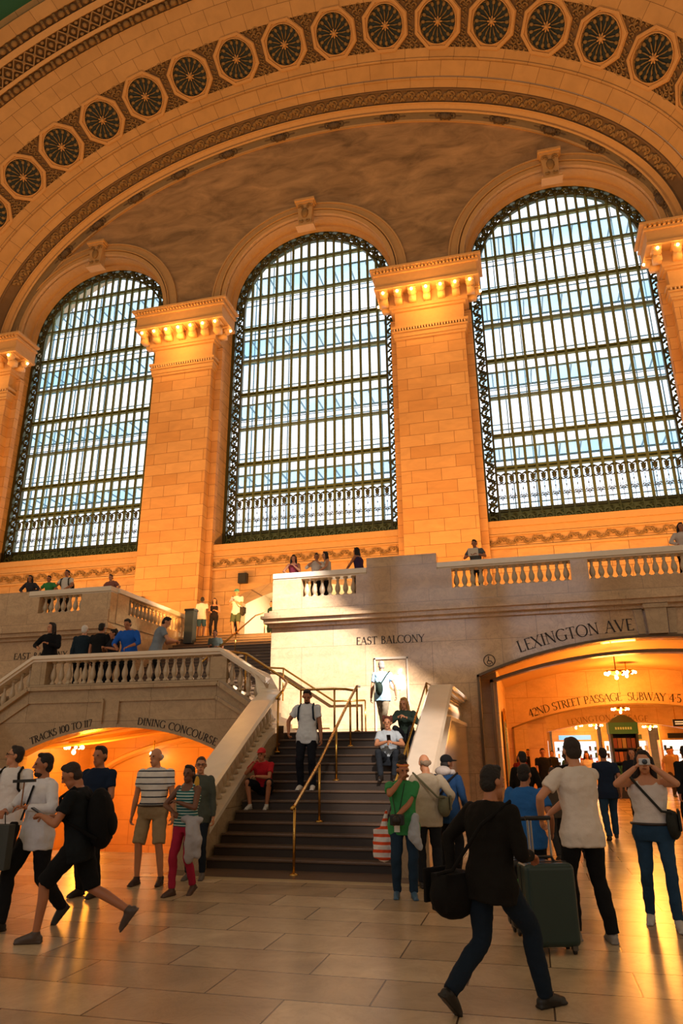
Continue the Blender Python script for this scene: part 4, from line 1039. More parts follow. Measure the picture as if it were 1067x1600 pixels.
# ------------------------------------------------------------------ people
def fabric(col,stripe=None,period=.1,duty=.35,rough=.9,bump=.25):
    key=('fab',col,stripe,period,duty)
    if key in _mc: return _mc[key]
    m,nt,b=newmat('fabric'); L=nt.links; b.inputs['Roughness'].default_value=rough; b.inputs['Specular IOR Level'].default_value=.2
    tc=nd(nt,'ShaderNodeTexCoord'); c=hexc(col)
    no=nd(nt,'ShaderNodeTexNoise',Scale=5.0,Detail=6.0); L.new(tc.outputs['Object'],no.inputs['Vector'])
    mx=nd(nt,'ShaderNodeMix',data_type='RGBA'); mx.inputs[6].default_value=(*[x*.82 for x in c],1); mx.inputs[7].default_value=(*[min(1,x*1.12) for x in c],1); L.new(no.outputs['Fac'],mx.inputs[0]); out=mx.outputs[2]
    if stripe:
        sp=nd(nt,'ShaderNodeSeparateXYZ'); L.new(tc.outputs['Object'],sp.inputs[0])
        d=nd(nt,'ShaderNodeMath',operation='DIVIDE'); L.new(sp.outputs[2],d.inputs[0]); d.inputs[1].default_value=period
        f_=nd(nt,'ShaderNodeMath',operation='FRACT'); L.new(d.outputs[0],f_.inputs[0])
        g_=nd(nt,'ShaderNodeMath',operation='LESS_THAN'); L.new(f_.outputs[0],g_.inputs[0]); g_.inputs[1].default_value=duty
        m2=nd(nt,'ShaderNodeMix',data_type='RGBA'); L.new(g_.outputs[0],m2.inputs[0]); L.new(out,m2.inputs[6]); m2.inputs[7].default_value=(*hexc(stripe),1); out=m2.outputs[2]
    L.new(out,b.inputs['Base Color'])
    n2=nd(nt,'ShaderNodeTexNoise',Scale=60.0,Detail=3.0); L.new(tc.outputs['Object'],n2.inputs['Vector'])
    bp=nd(nt,'ShaderNodeBump',Strength=bump,Distance=.01); L.new(n2.outputs['Fac'],bp.inputs['Height']); L.new(bp.outputs['Normal'],b.inputs['Normal'])
    _mc[key]=m; return m
def skinm(tone): 
    m=plain({'l':'#c48a66','m':'#a86e4c','d':'#6b432d','dd':'#3d281d'}[tone],.5,var=.08,vscale=14,name='skin'); m.node_tree.nodes['Principled BSDF'].inputs['Subsurface Weight'].default_value=.08; return m
_tex=bpy.data.textures.new('folds','CLOUDS'); _tex.noise_scale=.11; _tex.noise_depth=2
def remesh(mb,name,mat,parent,vox,folds=0,smooth=2):
    """fuse everything in mb into ONE continuous surface"""
    me=bpy.data.meshes.new(name); me.from_pydata(mb.v,[],mb.f); me.update()
    o=bpy.data.objects.new(name,me); COL.objects.link(o)
    r=o.modifiers.new('r','REMESH'); r.mode='VOXEL'; r.voxel_size=vox; r.use_smooth_shade=True
    if smooth: s=o.modifiers.new('s','SMOOTH'); s.iterations=smooth; s.factor=.5
    if folds: d=o.modifiers.new('d','DISPLACE'); d.texture=_tex; d.strength=folds; d.mid_level=.5; d.texture_coords='LOCAL'
    dg=bpy.context.evaluated_depsgraph_get(); nm=bpy.data.meshes.new_from_object(o.evaluated_get(dg))
    for md in list(o.modifiers): o.modifiers.remove(md)
    o.data=nm; bpy.data.meshes.remove(me); nm.name=name
    nm.materials.clear(); nm.materials.append(mat)
    for p in nm.polygons: p.use_smooth=True
    if parent: o.parent=parent
    return o
def cone(mb,pts,rs,n=12,flat=False,squash=None):
    """tapered limb with round ends"""
    mb.tube(pts,rs,n)
    if not flat:
        for p,r in ((pts[0],rs[0]),(pts[-1],rs[-1])): mb.ell(p,(r,0,0),(0,r,0),(0,0,r),10,8)
    for p,r in list(zip(pts,rs))[1:-1]: mb.ell(p,(r,0,0),(0,r,0),(0,0,r),10,8)
def loft(mb,rings,n=16):
    """rings (centre, xvec, yvec)"""
    b=len(mb.v)
    for c,x,y in rings:
        for k in range(n):
            a=2*pi*k/n; ca,sa=cos(a),sin(a)
            e=lambda v:math.copysign(abs(v)**.85,v)
            mb.v.append(tuple(c+x*e(ca)+y*e(sa)))
    for i in range(len(rings)-1):
        for k in range(n): l=(k+1)%n; mb.f.append((b+i*n+k,b+i*n+l,b+(i+1)*n+l,b+(i+1)*n+k))
    mb.f.append(tuple(b+k for k in reversed(range(n)))); mb.f.append(tuple(b+(len(rings)-1)*n+k for k in range(n)))
def ik(a,t,l1,l2,hint):
    d=t-a; D=d.length; mx=(l1+l2)*.998
    if D>mx: t=a+d*mx/D; d=t-a; D=mx
    D=max(D,abs(l1-l2)+.02); u=d/max(1e-6,d.length); x=(l1*l1-l2*l2+D*D)/(2*D); h=math.sqrt(max(0,l1*l1-x*x))
    hp=hint-u*hint.dot(u); hp=hp.normalized() if hp.length>1e-4 else V((0,1,0))
    return a+u*x+hp*h, a+u*D
TONES={}
def person(label,x,y,z,H,face,top,bottom,hair,shoes='#26211e',tone='l',lean=0,side=0,twist=0,head=(0,0),hands=(None,None),feet=(None,None),hipz=.93,hipy=0,
           near=False,wom=False,elbow=(None,None),knee=(None,None),footp=(0,0),glasses=False,curl=.5,group=None,belly=0,legs=True,wide=1.0,collar=None,extra=None,shoe_y=0,beard=False,kvis=True):
    s=H/1.75; root=empty('person',(x,y,z),R(face)); tag(root,label,'person',group)
    vox=(.0085 if near else .015)*s; cv=(.012 if near else .018)*s
    S=lambda *a:V(a)*s
    P=S(0,hipy,hipz+.02)
    q=Matrix.Rotation(-R(lean),3,'X')@Matrix.Rotation(R(side),3,'Y'); up=q@V((0,0,1)); fw=q@V((0,1,0)); rt=q@V((1,0,0))
    tw=Matrix.Rotation(R(twist),3,up); sr=tw@rt; sf=tw@fw
    shw=(.165 if wom else .185)*wide
    nb=P+up*.50*s; Sh=[nb-up*.055*s+sr*sg*shw*s for sg in (-1,1)]
    hips=[P-V((0,0,.03*s))+V((sg*.088*s*wide,0,0)) for sg in (-1,1)]
    # feet
    fd=[S(*(feet[i] if feet[i] else ((-.11,.11)[i],hipy*0,.085))) for i in (0,1)]
    K=[];A=[]
    for i in (0,1):
        kh=V(knee[i]) if knee[i] else V(((-.1,.1)[i],1,0)); k_,a_=ik(hips[i],fd[i],.43*s,.43*s,kh); K.append(k_); A.append(a_)
    E=[];W=[]
    for i in (0,1):
        sg=(-1,1)[i]; ht=hands[i] or (sg*.25,.04+hipy,hipz-.1)
        eh=V(elbow[i]) if elbow[i] else V((sg*.6,-1,-.2)); e_,w_=ik(Sh[i],S(*ht),.29*s,.26*s,eh); E.append(e_); W.append(w_)
    hd=Matrix.Rotation(R(head[0]),3,'Z')@tw@Matrix.Rotation(R(head[1]),3,'X')
    hu=(hd@V((0,0,1))+up*.3).normalized(); hf=hd@V((0,1,0)); hf=(hf-hu*hf.dot(hu)).normalized(); hr=hf.cross(hu)
    hc=nb+up*.03*s+hu*.12*s+hf*.022*s
    def hp(a,b,c): return hc+(hr*a+hf*b+hu*c)*s*1.11
    # ---- body
    mb=MB()
    def ringset(off,t0,t1,hem=0):
        prof=[(-.14,.15,.105,0),(-.06,.168,.118,0),(.03,.155,.11,0),(.13,.14,.10,0),(.24,.155,.108,.0),(.34,.175,.118,0),(.42,.175 if not wom else .16,.105,-.005),(.47,.135,.085,-.01),(.515,.07,.065,-.005)]
        out=[]
        for t,a,b_,yo in prof:
            if t<t0-1e-6 or t>t1+1e-6: continue
            w_=min(1,max(0,t/.4)); xx=(rt.lerp(sr,w_)).normalized(); ff=(fw.lerp(sf,w_)).normalized()
            if wom: a*= .94 if t>.05 else 1.03
            bel=belly*max(0,1-abs(t-.1)/.2)
            out.append((P+up*t*s+ff*(yo+bel*.5)*s, xx*(a*wide+off)*s, ff*(b_+off+bel*.5)*s))
        return out
    loft(mb,ringset(0,-.2,.6))
    cone(mb,[nb-up*.04*s,nb+up*.06*s,hc-hu*.05*s],[.062*s,.052*s,.052*s])
    mb.ell(hp(0,0,.02),hr*.073*s,hf*.088*s,hu*.10*s,16,12); mb.ell(hp(0,.022,-.055),hr*.056*s,hf*.062*s,hu*.062*s,12,8)
    mb.ell(hp(0,.05,-.092),hr*.026*s,hf*.026*s,hu*.02*s,8,6)
    mb.add([hp(-.008,.082,.022),hp(.008,.082,.022),hp(.017,.082,-.03),hp(-.017,.082,-.03),hp(0,.112,-.024)],[(0,1,2,3),(0,4,1),(1,4,2),(2,4,3),(3,4,0)])
    for sg in (-1,1): mb.ell(hp(sg*.075,-.01,.0),hr*.012*s,hf*.022*s,hu*.03*s,8,6); mb.ell(hp(sg*.03,.075,.028),hr*.02*s,hf*.012*s,hu*.007*s,8,5)
    for i in (0,1):
        m1=Sh[i].lerp(E[i],.5); m2=E[i].lerp(W[i],.35)
        cone(mb,[Sh[i],m1,E[i]],[.052*s,.046*s,.037*s]); cone(mb,[E[i],m2,W[i]],[.037*s,.04*s,.026*s])
        if legs:
            k1=hips[i].lerp(K[i],.5); c1=K[i].lerp(A[i],.3)
            cone(mb,[hips[i],k1,K[i]],[.085*s,.07*s,.052*s]); cone(mb,[K[i],c1+(V((0,-.015*s,0))),A[i]],[.05*s,.052*s,.034*s])
        # hand
        hdv=(W[i]-E[i]).normalized(); sg=(-1,1)[i]
        n_=hdv.cross(V((0,0,1)));  n_=n_.normalized() if n_.length>.2 else V((0,1,0))
        ax=(V((sg,0,0))-hdv*hdv.x*sg); 
        palmn=(-ax).normalized() if abs(hdv.z)>.6 else V((0,0,-1)); palmn=(palmn-hdv*palmn.dot(hdv)).normalized(); across=hdv.cross(palmn).normalized()
        if across.dot(V((0,1,0)))<0 and abs(hdv.z)>.6: across=-across
        c=W[i]+hdv*.055*s; mb.ell(c,hdv*.052*s,across*.038*s,palmn*.017*s,10,8)
        kk=W[i]+hdv*.095*s
        for j,(off,ln) in enumerate(((.03,.068),(.011,.076),(-.009,.07),(-.028,.055))):
            b0=kk+across*off*s-hdv*.012*s; a1=.35+curl*.5; a2=.9+curl*1.2
            b1=b0+(hdv*cos(a1)+palmn*sin(a1))*ln*.52*s; b2=b1+(hdv*cos(a2)+palmn*sin(a2))*ln*.5*s
            cone(mb,[b0,b1,b2],[.0095*s,.009*s,.0075*s],8)
        t0=W[i]+hdv*.03*s+across*.03*s; t1=t0+(across*.7+hdv*.6+palmn*.3).normalized()*.035*s; t2=t1+(hdv*.8+palmn*.5+across*.1).normalized()*.03*s
        cone(mb,[t0,t1,t2],[.013*s,.011*s,.009*s],8)
    sk=skinm(tone); remesh(mb,'body',sk,root,vox,0,2 if near else 1)
    # ---- face
    if near or abs(math.cos(R(face+head[0])))<.99 or True:
        if kvis:
            for sg in (-1,1): MB().ell(hp(sg*.031,.079,.012),hr*.0125*s,hf*.008*s,hu*.0075*s,8,6).build('eye',plain('#1d1512',.3),root,True)
            MB().ell(hp(0,.0835,-.057),hr*.024*s,hf*.006*s,hu*.006*s,8,6).build('lips',plain('#8a4a3c',.5),root,True)
    # ---- hair
    ht,hcx=hair; hm=plain(hcx,.75,bump=.6,bscale=60,var=.25,name='hair')
    mb=MB()
    if ht in('short','long','bob','pony','curly'):
        mb.ell(hp(0,-.016,.042),hr*.081*s,hf*.09*s,hu*.088*s,14,10); mb.ell(hp(0,-.04,-.01),hr*.076*s,hf*.062*s,hu*.07*s,12,8)
        mb.ell(hp(0,.03,.095),hr*.055*s,hf*.045*s,hu*.03*s,10,6)
        if ht=='curly': 
            for k in range(14): 
                a=k*2.4; mb.ell(hp(.07*cos(a),-.03+.06*sin(a),.03+.08*(k/14)),hr*.035*s,hf*.035*s,hu*.035*s,8,6)
        if ht in('long','bob'):
            ln=.3 if ht=='long' else .14
            for sg in (-1,1): cone(mb,[hp(sg*.065,-.01,.03),hp(sg*.08,-.01,-.08),hp(sg*.085,-.015,-.02-ln)],[.032*s,.034*s,.022*s])
            loft(mb,[(hp(0,-.055,.04),hr*.08*s,hf*.035*s),(hp(0,-.07,-.08),hr*.085*s,hf*.035*s),(hp(0,-.085,-.03-ln),hr*.075*s,hf*.025*s)])
        if ht=='pony': mb.ell(hp(0,-.11,.06),hr*.035*s,hf*.035*s,hu*.04*s,8,6); cone(mb,[hp(0,-.11,.06),hp(0,-.14,-.04),hp(0,-.12,-.14)],[.03*s,.03*s,.015*s])
        remesh(mb,'hair',hm,root,cv*.8,.012*s,1)
    elif ht=='bald':
        for sg in (-1,1): mb.ell(hp(sg*.06,-.03,.005),hr*.022*s,hf*.05*s,hu*.035*s,10,6)
        mb.ell(hp(0,-.06,-.005),hr*.06*s,hf*.036*s,hu*.045*s,10,8); remesh(mb,'hair',hm,root,cv*.7,.006*s,1)
    elif ht=='cap':
        mb.ell(hp(0,-.03,-.01),hr*.078*s,hf*.068*s,hu*.07*s,12,8); remesh(mb,'hair',plain('#1c1512',.8),root,cv,.004,1)
        mb=MB(); mb.ell(hp(0,-.008,.055),hr*.086*s,hf*.1*s,hu*.078*s,14,10); mb.ell(hp(0,.09,.05),hr*.07*s,hf*.085*s,hu*.014*s,12,6)
        remesh(mb,'cap',fabric(hcx),root,cv*.7,0,1)
        if len(hair)>2: pass
    elif ht=='headband':
        mb.ell(hp(0,-.02,.05),hr*.083*s,hf*.093*s,hu*.09*s,14,10); mb.ell(hp(0,-.06,.15),hr*.055*s,hf*.055*s,hu*.05*s,10,8); mb.ell(hp(0,-.04,-.02),hr*.076*s,hf*.06*s,hu*.06*s,12,8)
        remesh(mb,'hair',hm,root,cv*.8,.012*s,1)
        mb=MB(); mb.ell(hp(0,-.014,.062),hr*.09*s,hf*.102*s,hu*.034*s,20,6); mb.build('headband',fabric('#d8b14a','#c23b3b',.02,.5),root,True)
    if beard:
        mb=MB(); mb.ell(hp(0,.03,-.078),hr*.055*s,hf*.055*s,hu*.038*s,10,8); mb.ell(hp(0,.078,-.042),hr*.03*s,hf*.01*s,hu*.007*s,8,5); remesh(mb,'beard',plain('#2a1d16',.9),root,cv*.6,0,1)
    if glasses:
        mb=MB()
        for sg in (-1,1): mb.tube([hp(sg*.032+.022*cos(a),.093,.012+.016*sin(a)) for a in [2*pi*k/12 for k in range(12)]],.003*s,5,closed=True); mb.tube([hp(sg*.055,.092,.015),hp(sg*.077,.0,.015)],.0028*s,5)
        mb.tube([hp(-.01,.094,.015),hp(.01,.094,.015)],.003*s,5); mb.build('glasses',M_black,root)
    # ---- top
    tc_,sl=top[0],top[1]; tm=fabric(tc_,*(top[2:] if len(top)>2 else ()))
    mb=MB(); off=.024
    rs=ringset(off,-.14 if sl!='tank' else -.06,.52 if sl!='tank' else .43)
    tuck=bool(bottom and len(bottom)>2)
    if hipz<.6: rs=ringset(off,-.05,.52)
    elif tuck: rs=ringset(off,-.06,.52 if sl!='tank' else .43)
    elif sl!='tank':
        rs=[(c,x*(1+.14*max(0,1-j/2.5)),y*(1+.06*max(0,1-j/2.5))) for j,(c,x,y) in enumerate(rs)]; c0,x0,y0=rs[0]; rs=[(c0-up*.04*s,x0,y0)]+rs
    loft(mb,rs)
    sl!='tank' and mb.ell(nb-up*.035*s,sr*.1*s,sf*.072*s,up*.05*s,12,8)
    for i in (0,1):
        if sl=='tank':
            mb.tube([nb-up*.1*s+sr*(-1,1)[i]*.09*s+sf*.085*s,nb-up*.0*s+sr*(-1,1)[i]*.085*s,nb-up*.1*s+sr*(-1,1)[i]*.09*s-sf*.085*s],.028*s,8); continue
        end={'short':.62,'long':1,'half':1}[sl]; e_=Sh[i].lerp(E[i],end); mid=Sh[i].lerp(e_,.5)
        mb.tube([Sh[i]+(Sh[i]-E[i]).normalized()*.01*s,mid,e_],[.064*s,.064*s,(.068 if sl=='short' else .055)*s],14); mb.ell(Sh[i],V((.064*s,0,0)),V((0,.064*s,0)),V((0,0,.06*s)),12,8)
        if sl=='long':
            mb.ell(E[i],V((.053*s,0,0)),V((0,.053*s,0)),V((0,0,.053*s)),10,8); mb.tube([E[i],E[i].lerp(W[i],.5),E[i].lerp(W[i],.96)],[.053*s,.047*s,.037*s],12)
        if sl=='half': 
            mb.ell(E[i],V((.053*s,0,0)),V((0,.053*s,0)),V((0,0,.053*s)),10,8); mb.tube([E[i],E[i].lerp(W[i],.35)],[.053*s,.05*s],12)
    remesh(mb,'top',tm,root,cv,.032*s,2)
    if collar:
        mb=MB(); mb.tube([nb+(sr*.066*cos(a)+sf*(.062*sin(a)+.004))*s+up*(.012-.03*max(0,sin(a)))*s for a in [2*pi*k/20 for k in range(20)]],.016*s,8,closed=True); mb.build('collar',fabric(collar),root,True)
    # ---- bottom
    if legs and bottom:
        bc,kind=bottom[0],bottom[1]; bm=fabric(bc)
        mb=MB(); rs=ringset(.036 if len(bottom)>2 else .012,-.14,.06); loft(mb,rs)
        for i in (0,1):
            a0=hips[i]; wd=.012 if kind!='slim' else .004
            if kind in('trousers','slim'):
                cone(mb,[a0,a0.lerp(K[i],.5),K[i]],[(.092+wd)*s,(.078+wd)*s,(.06+wd)*s],14)
                e_=K[i].lerp(A[i],.98 if kind=='slim' else 1.03); mb.tube([K[i],K[i].lerp(A[i],.35)-V((0,.012*s,0)),e_],[(.06+wd)*s,(.058+wd)*s,(.05 if kind=='slim' else .06)*s],14)
            elif kind=='shorts':
                e_=K[i]; mb.ell(a0,V((.1*s,0,0)),V((0,.1*s,0)),V((0,0,.09*s)),12,8); mb.tube([a0,a0.lerp(K[i],.5),a0.lerp(K[i],1.0)],[.104*s,.096*s,.086*s],14)
            elif kind=='skirt': mb.tube([P-V((0,0,.1*s)),(K[0]+K[1])/2],[.16*s,.2*s],16)
        remesh(mb,'shorts' if kind=='shorts' else 'trousers',bm,root,cv,.028*s,2)
        if len(bottom)>2:
            c0,x0,y0=ringset(.04,.03,.03)[0]
            MB().tube([c0+x0*cos(a)+y0*sin(a) for a in [2*pi*k/24 for k in range(24)]],.015*s,6,closed=True).build('belt',plain(bottom[2],.4),root,True)
    # ---- shoes
    if legs:
        for i in (0,1):
            pt=R(footp[i]); sg=(-1,1)[i]; d=V((sg*.12,cos(pt),-sin(pt))).normalized(); a=A[i]; upf=V((0,sin(pt),cos(pt)))
            heel=a-upf*.045*s-d*.035*s; ball=a-upf*.052*s+d*.11*s; toe=a-upf*.058*s+d*.165*s
            mb=MB(); cone(mb,[heel,a-upf*.035*s+d*.04*s,ball,toe],[.038*s,.045*s,.04*s,.027*s],12)
            mb.tube([a-upf*.03*s,a+upf*.02*s],[.045*s,.043*s],12)
            mb.obox(a-upf*.075*s+d*.06*s,d*.13*s,d.cross(upf)*.036*s,upf*.009*s)
            o=remesh(mb,'shoe',plain(shoes,.5,var=.15),root,cv*.75,0,1)
    root['_']=0; del root['_']
    M=Matrix.Translation((x,y,z))@Matrix.Rotation(R(face),4,'Z')
    return dict(root=root,W=[M@w for w in W],E=[M@w for w in E],Sh=[M@w for w in Sh],P=M@P,nb=M@nb,M=M,s=s,up=up,hc=M@hc,S=S)

# ------------------------------------------------------------------ things people carry
def backpack(label,pr,col,w=.3,h=.45,d=.17,front=False,dz=.0,strapc=None):
    """bag on the back of a person, with straps over the shoulders"""
    s=pr['s']; M=pr['M']; nb=pr['nb']; q=M.to_3x3(); up=(q@pr['up']).normalized(); back=-(q@V((0,1,0))); back=(back-up*back.dot(up)).normalized(); rt=back.cross(up)
    c=nb-up*(.06+h/2-dz)+back*(.12+d/2)
    e=empty('backpack',c); tag(e,label,'backpack')
    mb=MB(); mb.ell((0,0,0),rt*w*.62,back*d*.66,up*h*.58,16,10); mb.obox((0,0,0),rt*w*.38,back*d*.38,up*h*.42); remesh(mb,'bag_body',fabric(col),e,.014,.01,2)
    mb=MB(); mb.ell(back*d*.52-up*h*.12,rt*w*.38,back*.05,up*h*.24,12,8); remesh(mb,'front_pocket',fabric(col),e,.012,.004,1)
    for sg in (-1,1):
        pts=[up*h*.38-back*d*.4+rt*sg*.1, nb-c+rt*sg*.12+up*.015-back*.0, nb-c+rt*sg*.135-up*.06-back*.13, nb-c+rt*sg*.15-up*.25-back*.13, -up*h*.35+rt*sg*.17-back*.0]
        MB().tube(pts,.018,6).build('strap',fabric(strapc or col),e,True)
    return e
def shoulder_bag(label,pr,col,side=1,w=.32,h=.24,d=.1,off=(0,0),cross=True,col2=None,z=None):
    s=pr['s']; M=pr['M']; q=M.to_3x3(); rt=q@V((1,0,0)); fw=q@V((0,1,0)); up=V((0,0,1))
    c=pr['P']+rt*side*(.2+off[0])+fw*off[1]+up*(z if z is not None else -.02)
    e=empty('shoulder_bag',c); tag(e,label,'bag')
    mb=MB(); mb.obox((0,0,0),rt*d*.4,fw*w*.42,up*h*.4); mb.ell((0,0,-.02),rt*d*.62,fw*w*.58,up*h*.56,16,10); remesh(mb,'bag_body',fabric(col),e,.012,.01,2)
    mb=MB(); mb.obox(rt*side*d*.55+up*h*.12,rt*.012,fw*w*.5,up*h*.38); remesh(mb,'flap',fabric(col2 or col),e,.009,.004,1)
    sh=pr['Sh'][0 if (side>0)==cross else 1]; a=sh+up*.075*s
    f=fw*.13; k=lambda t:a.lerp(c,t)
    pts=[c+fw*w*.42+up*h*.4]+[k(t)+f*(1 if cross else .6) for t in (.75,.5,.25)]+[a]+[k(t)-f*1.15 for t in (.25,.5,.75)]+[c-fw*w*.42+up*h*.4]
    MB().tube([p-c for p in pts],.014,6).build('strap',fabric(col),e,True)
    return e
def phone(label,loc,rz=0,tilt=-60,col='#141414',size=(.07,.14)):
    e=empty('phone',loc,R(rz)); tag(e,label,'phone'); t=R(tilt); a=V((0,cos(t),-sin(t))); n=V((0,sin(t),cos(t)))
    MB().obox((0,0,0),(size[0]/2,0,0),a*size[1]/2,n*.006).build('phone_body',plain(col,.3),e,bevel=.003)
    MB().obox(n*.0065,(size[0]/2-.004,0,0),a*(size[1]/2-.006),n*.001).build('screen',plain('#27313a',.1),e)
    return e
def mid(a,b,dz=0): return (a+b)/2+V((0,0,dz))
NV='#1b2230'; BK='#15130f'; WH='#dcd8d2'; JN='#25405a'; DK='#191a1c'
# ---- concourse floor, left
p=person('man in white polo shirt and glasses at the left edge looking up to the right',-6.8,8.6,0,1.82,195,('#e4e2e2','short'),(DK,'trousers'),('short','#2a211b'),head=(-70,12),near=True,glasses=True,collar='#f0eeee',hands=(( -.2,.28,1.05),(.2,.25,1.0)))
backpack('dark backpack worn by the man in white polo and glasses',p,BK)
p=person('man in untucked white dress shirt carrying a grey paper bag, walking left',-5.17,7.05,0,1.75,165,('#dfe0e6','long'),(DK,'trousers'),('short','#1d1613'),tone='m',near=True,beard=True,collar='#eceef2',
   hands=((-.16,.30,1.17),(.1,.36,1.13)),feet=((-.10,-.34,.16),(.12,.22,.085)),footp=(35,0),hipz=.90,head=(-20,0),twist=-10,elbow=((-1,-.4,-.6),(1,-.5,-.6)),shoes='#15120f')
wb=p['W'][1]
e=empty('paper_bag',wb+V((.0,-.06,-.32))); tag(e,'dark grey paper carrier bag held in front of the man in the white dress shirt','bag')
MB().box(-.17,-.05,-.22,.17,.05,.2).build('bag_body',plain('#3a3f3d',.7,bump=.3,bscale=8),e,bevel=.008)
MB().tube([(-.08,0,.2),(-.06,0,.31),(.06,0,.31),(.08,0,.2)],.006,6).build('handle',plain('#222222',.6),e)
mbx=MB(); mbx.box(-.155,-.056,-.17,-.135,-.05,-.1); mbx.box(-.155,-.056,-.12,-.1,-.05,-.1); mbx.box(-.155,-.056,-.145,-.12,-.05,-.13); mbx.box(-.09,-.056,-.17,-.06,-.05,-.125); mbx.box(-.045,-.056,-.17,-.03,-.05,-.1); mbx.box(-.02,-.056,-.17,.005,-.05,-.13); mbx.box(.015,-.056,-.17,.03,-.05,-.1); mbx.build('print',plain('#cfd3d2',.6),e)
e=empty('neck_tie',p['nb']+V((0,-.13,-.05))); tag(e,'narrow dark strap hanging down the chest of the man in the white dress shirt','strap'); MB().bar((-.02,0,0),(-.1,-.03,-.34),.035,.012).build('band',fabric('#20242c'),e)
e=empty('folded_umbrella',p['W'][0]+V((-.02,-.06,.13))); tag(e,'small dark stick held upright in the hand of the man in the white dress shirt','stick'); MB().tube([(0,0,-.12),(0,0,.12)],.008,6).build('stem',plain('#8a5a34',.5),e); MB().bar((-.13,0,.12),(.13,0,.13),.03,.03).build('head',M_black,e)
person('man in navy shirt standing behind the man in black T-shirt, mostly hidden',-5.55,8.7,0,1.81,175,('#14233a','short'),(DK,'trousers'),('short','#17110e'),tone='m',hands=((-.18,.3,1.05),(.18,.3,1.02)))
p=person('man in black printed T-shirt and black shorts striding left, head bent over his phone',-4.42,6.7,0,1.72,105,('#14191d','short'),('#121416','shorts'),('short','#2c1f17'),tone='m',near=True,lean=8,head=(10,-32),
   hands=((-.1,.36,1.12),(.12,.36,1.10)),feet=((-.08,.30,.085),(.09,-.52,.25)),footp=(0,52),hipz=.86,shoes='#4a3c33',elbow=((-1,-.8,-.8),(1,-.8,-.8)))
mb=MB()
for dx,dz,a,b_ in ((0,0,.075,.02),(.02,-.04,.06,.014),(-.02,.03,.05,.016),(0,-.1,.085,.01)): mb.ell(p['M'].inverted()@p['nb']+V((dx,.128-dz*.14,-.2+dz)),(a,0,0),(0,.018,0),(0,0,b_),10,5)
mb.build('shirt_print',plain('#9a9c98',.8),p['root'],True)
phone('black phone held in both hands by the man in black T-shirt',mid(p['W'][0],p['W'][1],.05)+V((-.1,-.02,0)),105,-30)
e=empty('shirt_print',p['nb']+V((-.1,-.125,-.2)))
bpy.data.objects.remove(e)
e=backpack('black rectangular backpack of the man in black T-shirt',p,'#0f1012',.3,.5,.2)
person('stout man in dark green trousers cut off by the left edge',-5.72,6.55,0,1.7,180,('#3a2420','long'),('#26302a','trousers'),('short','#1d1613'),tone='m')
p=person('white-haired man in striped polo shirt and khaki shorts standing with arms down',-5.22,9.62,0,1.79,188,('#dedad4','short','#2b3140',.085,.2),('#a08c6c','shorts','#3a2c20'),('bald','#cfc8bf'),tone='l',near=True,head=(-25,0),belly=.05,wide=1.08,collar='#e8e4de',
   feet=((-.17,0,.085),(.15,.03,.085)),shoes='#3a2820',hands=((-.29,.02,.80),(.29,.03,.82)))
p=person('young woman in teal striped top and crimson trousers with arms folded at her chest',-4.42,9.05,0,1.56,172,('#2f6668','tank','#c9d6cc',.035,.3),('#a02440','slim'),('pony','#1b1512'),tone='d',wom=True,near=True,
   hands=((.02,.2,1.22),(.1,.22,1.10)),elbow=((-1,.1,-.8),(1,.1,-.6)),feet=((-.10,-.1,.12),(.10,.12,.085)),footp=(20,0),shoes='#4a342a',head=(5,0))
e=empty('tied_jacket',p['P']+V((.13,-.12,.0))); tag(e,'pale grey jacket knotted round the waist of the young woman in crimson trousers','jacket')
mb=MB(); cone(mb,[V((-.12,0,.04)),V((0,-.02,.03)),V((.12,.02,.03))],[.04,.055,.04]); cone(mb,[V((0,-.02,.02)),V((.03,-.03,-.2)),V((.0,-.02,-.42))],[.06,.09,.06]); cone(mb,[V((.05,-.01,0)),V((.1,-.02,-.2)),V((.1,-.01,-.36))],[.05,.07,.05]); remesh(mb,'cloth',fabric('#a5a3a8'),e,.013,.04,1)
p=person('woman with short hair and glasses in grey-green jacket over a yellow top',-4.78,10.15,0,1.66,190,('#4b524a','long'),('#1c2530','slim'),('short','#5a4030'),tone='l',near=True,wom=True,glasses=True,head=(15,0),shoes='#5a5550')
mb=MB(); mb.ell(p['nb']+V((-.0,-.1,-.2))-V(p['root'].location),(.055,0,0),(0,.045,0),(0,0,.2),10,8); o=mb.build('inner_top',fabric('#c99a3c'),p['root'],True); o.matrix_parent_inverse=Matrix.Rotation(-R(190),4,'Z')
# ---- on the stairs
def stair(n): return YS+T_*(n-1), n*H_
yy,zz=stair(5)
p=person('boy in red T-shirt and cap sitting on the left of the steps, hand at mouth',-4.72,yy+.42,zz,1.55,180,('#b3202a','short'),('#14161a','shorts'),('cap','#c8393c'),tone='m',near=True,hipz=.40,hipy=-.1,lean=22,
   feet=((-.17,.22,.085),(.17,.25,.085)),knee=((-.3,.6,1),(.3,.6,1)),hands=((.0,.38,.62),(.08,.34,.86)),elbow=((-.6,.3,-1),(.8,.3,-1)),shoes='#b9b5ae')
yy,zz=stair(7)
p=person('bearded man in pale blue shirt and dark trousers standing on the steps looking down',-3.98,yy+.13,zz,1.80,183,('#d4dde6','short'),('#171b24','trousers'),('short','#15110f'),tone='m',near=True,head=(8,-28),beard=True,shoes='#e2dfda',collar='#d8dfe6',
   hands=((-.27,.05,.85),(.30,.16,.96)),elbow=((-.6,-1,-.2),(1,-.6,-.4)))
backpack('dark backpack whose straps cross the pale blue shirt of the man on the steps',p,'#1b2a3a')
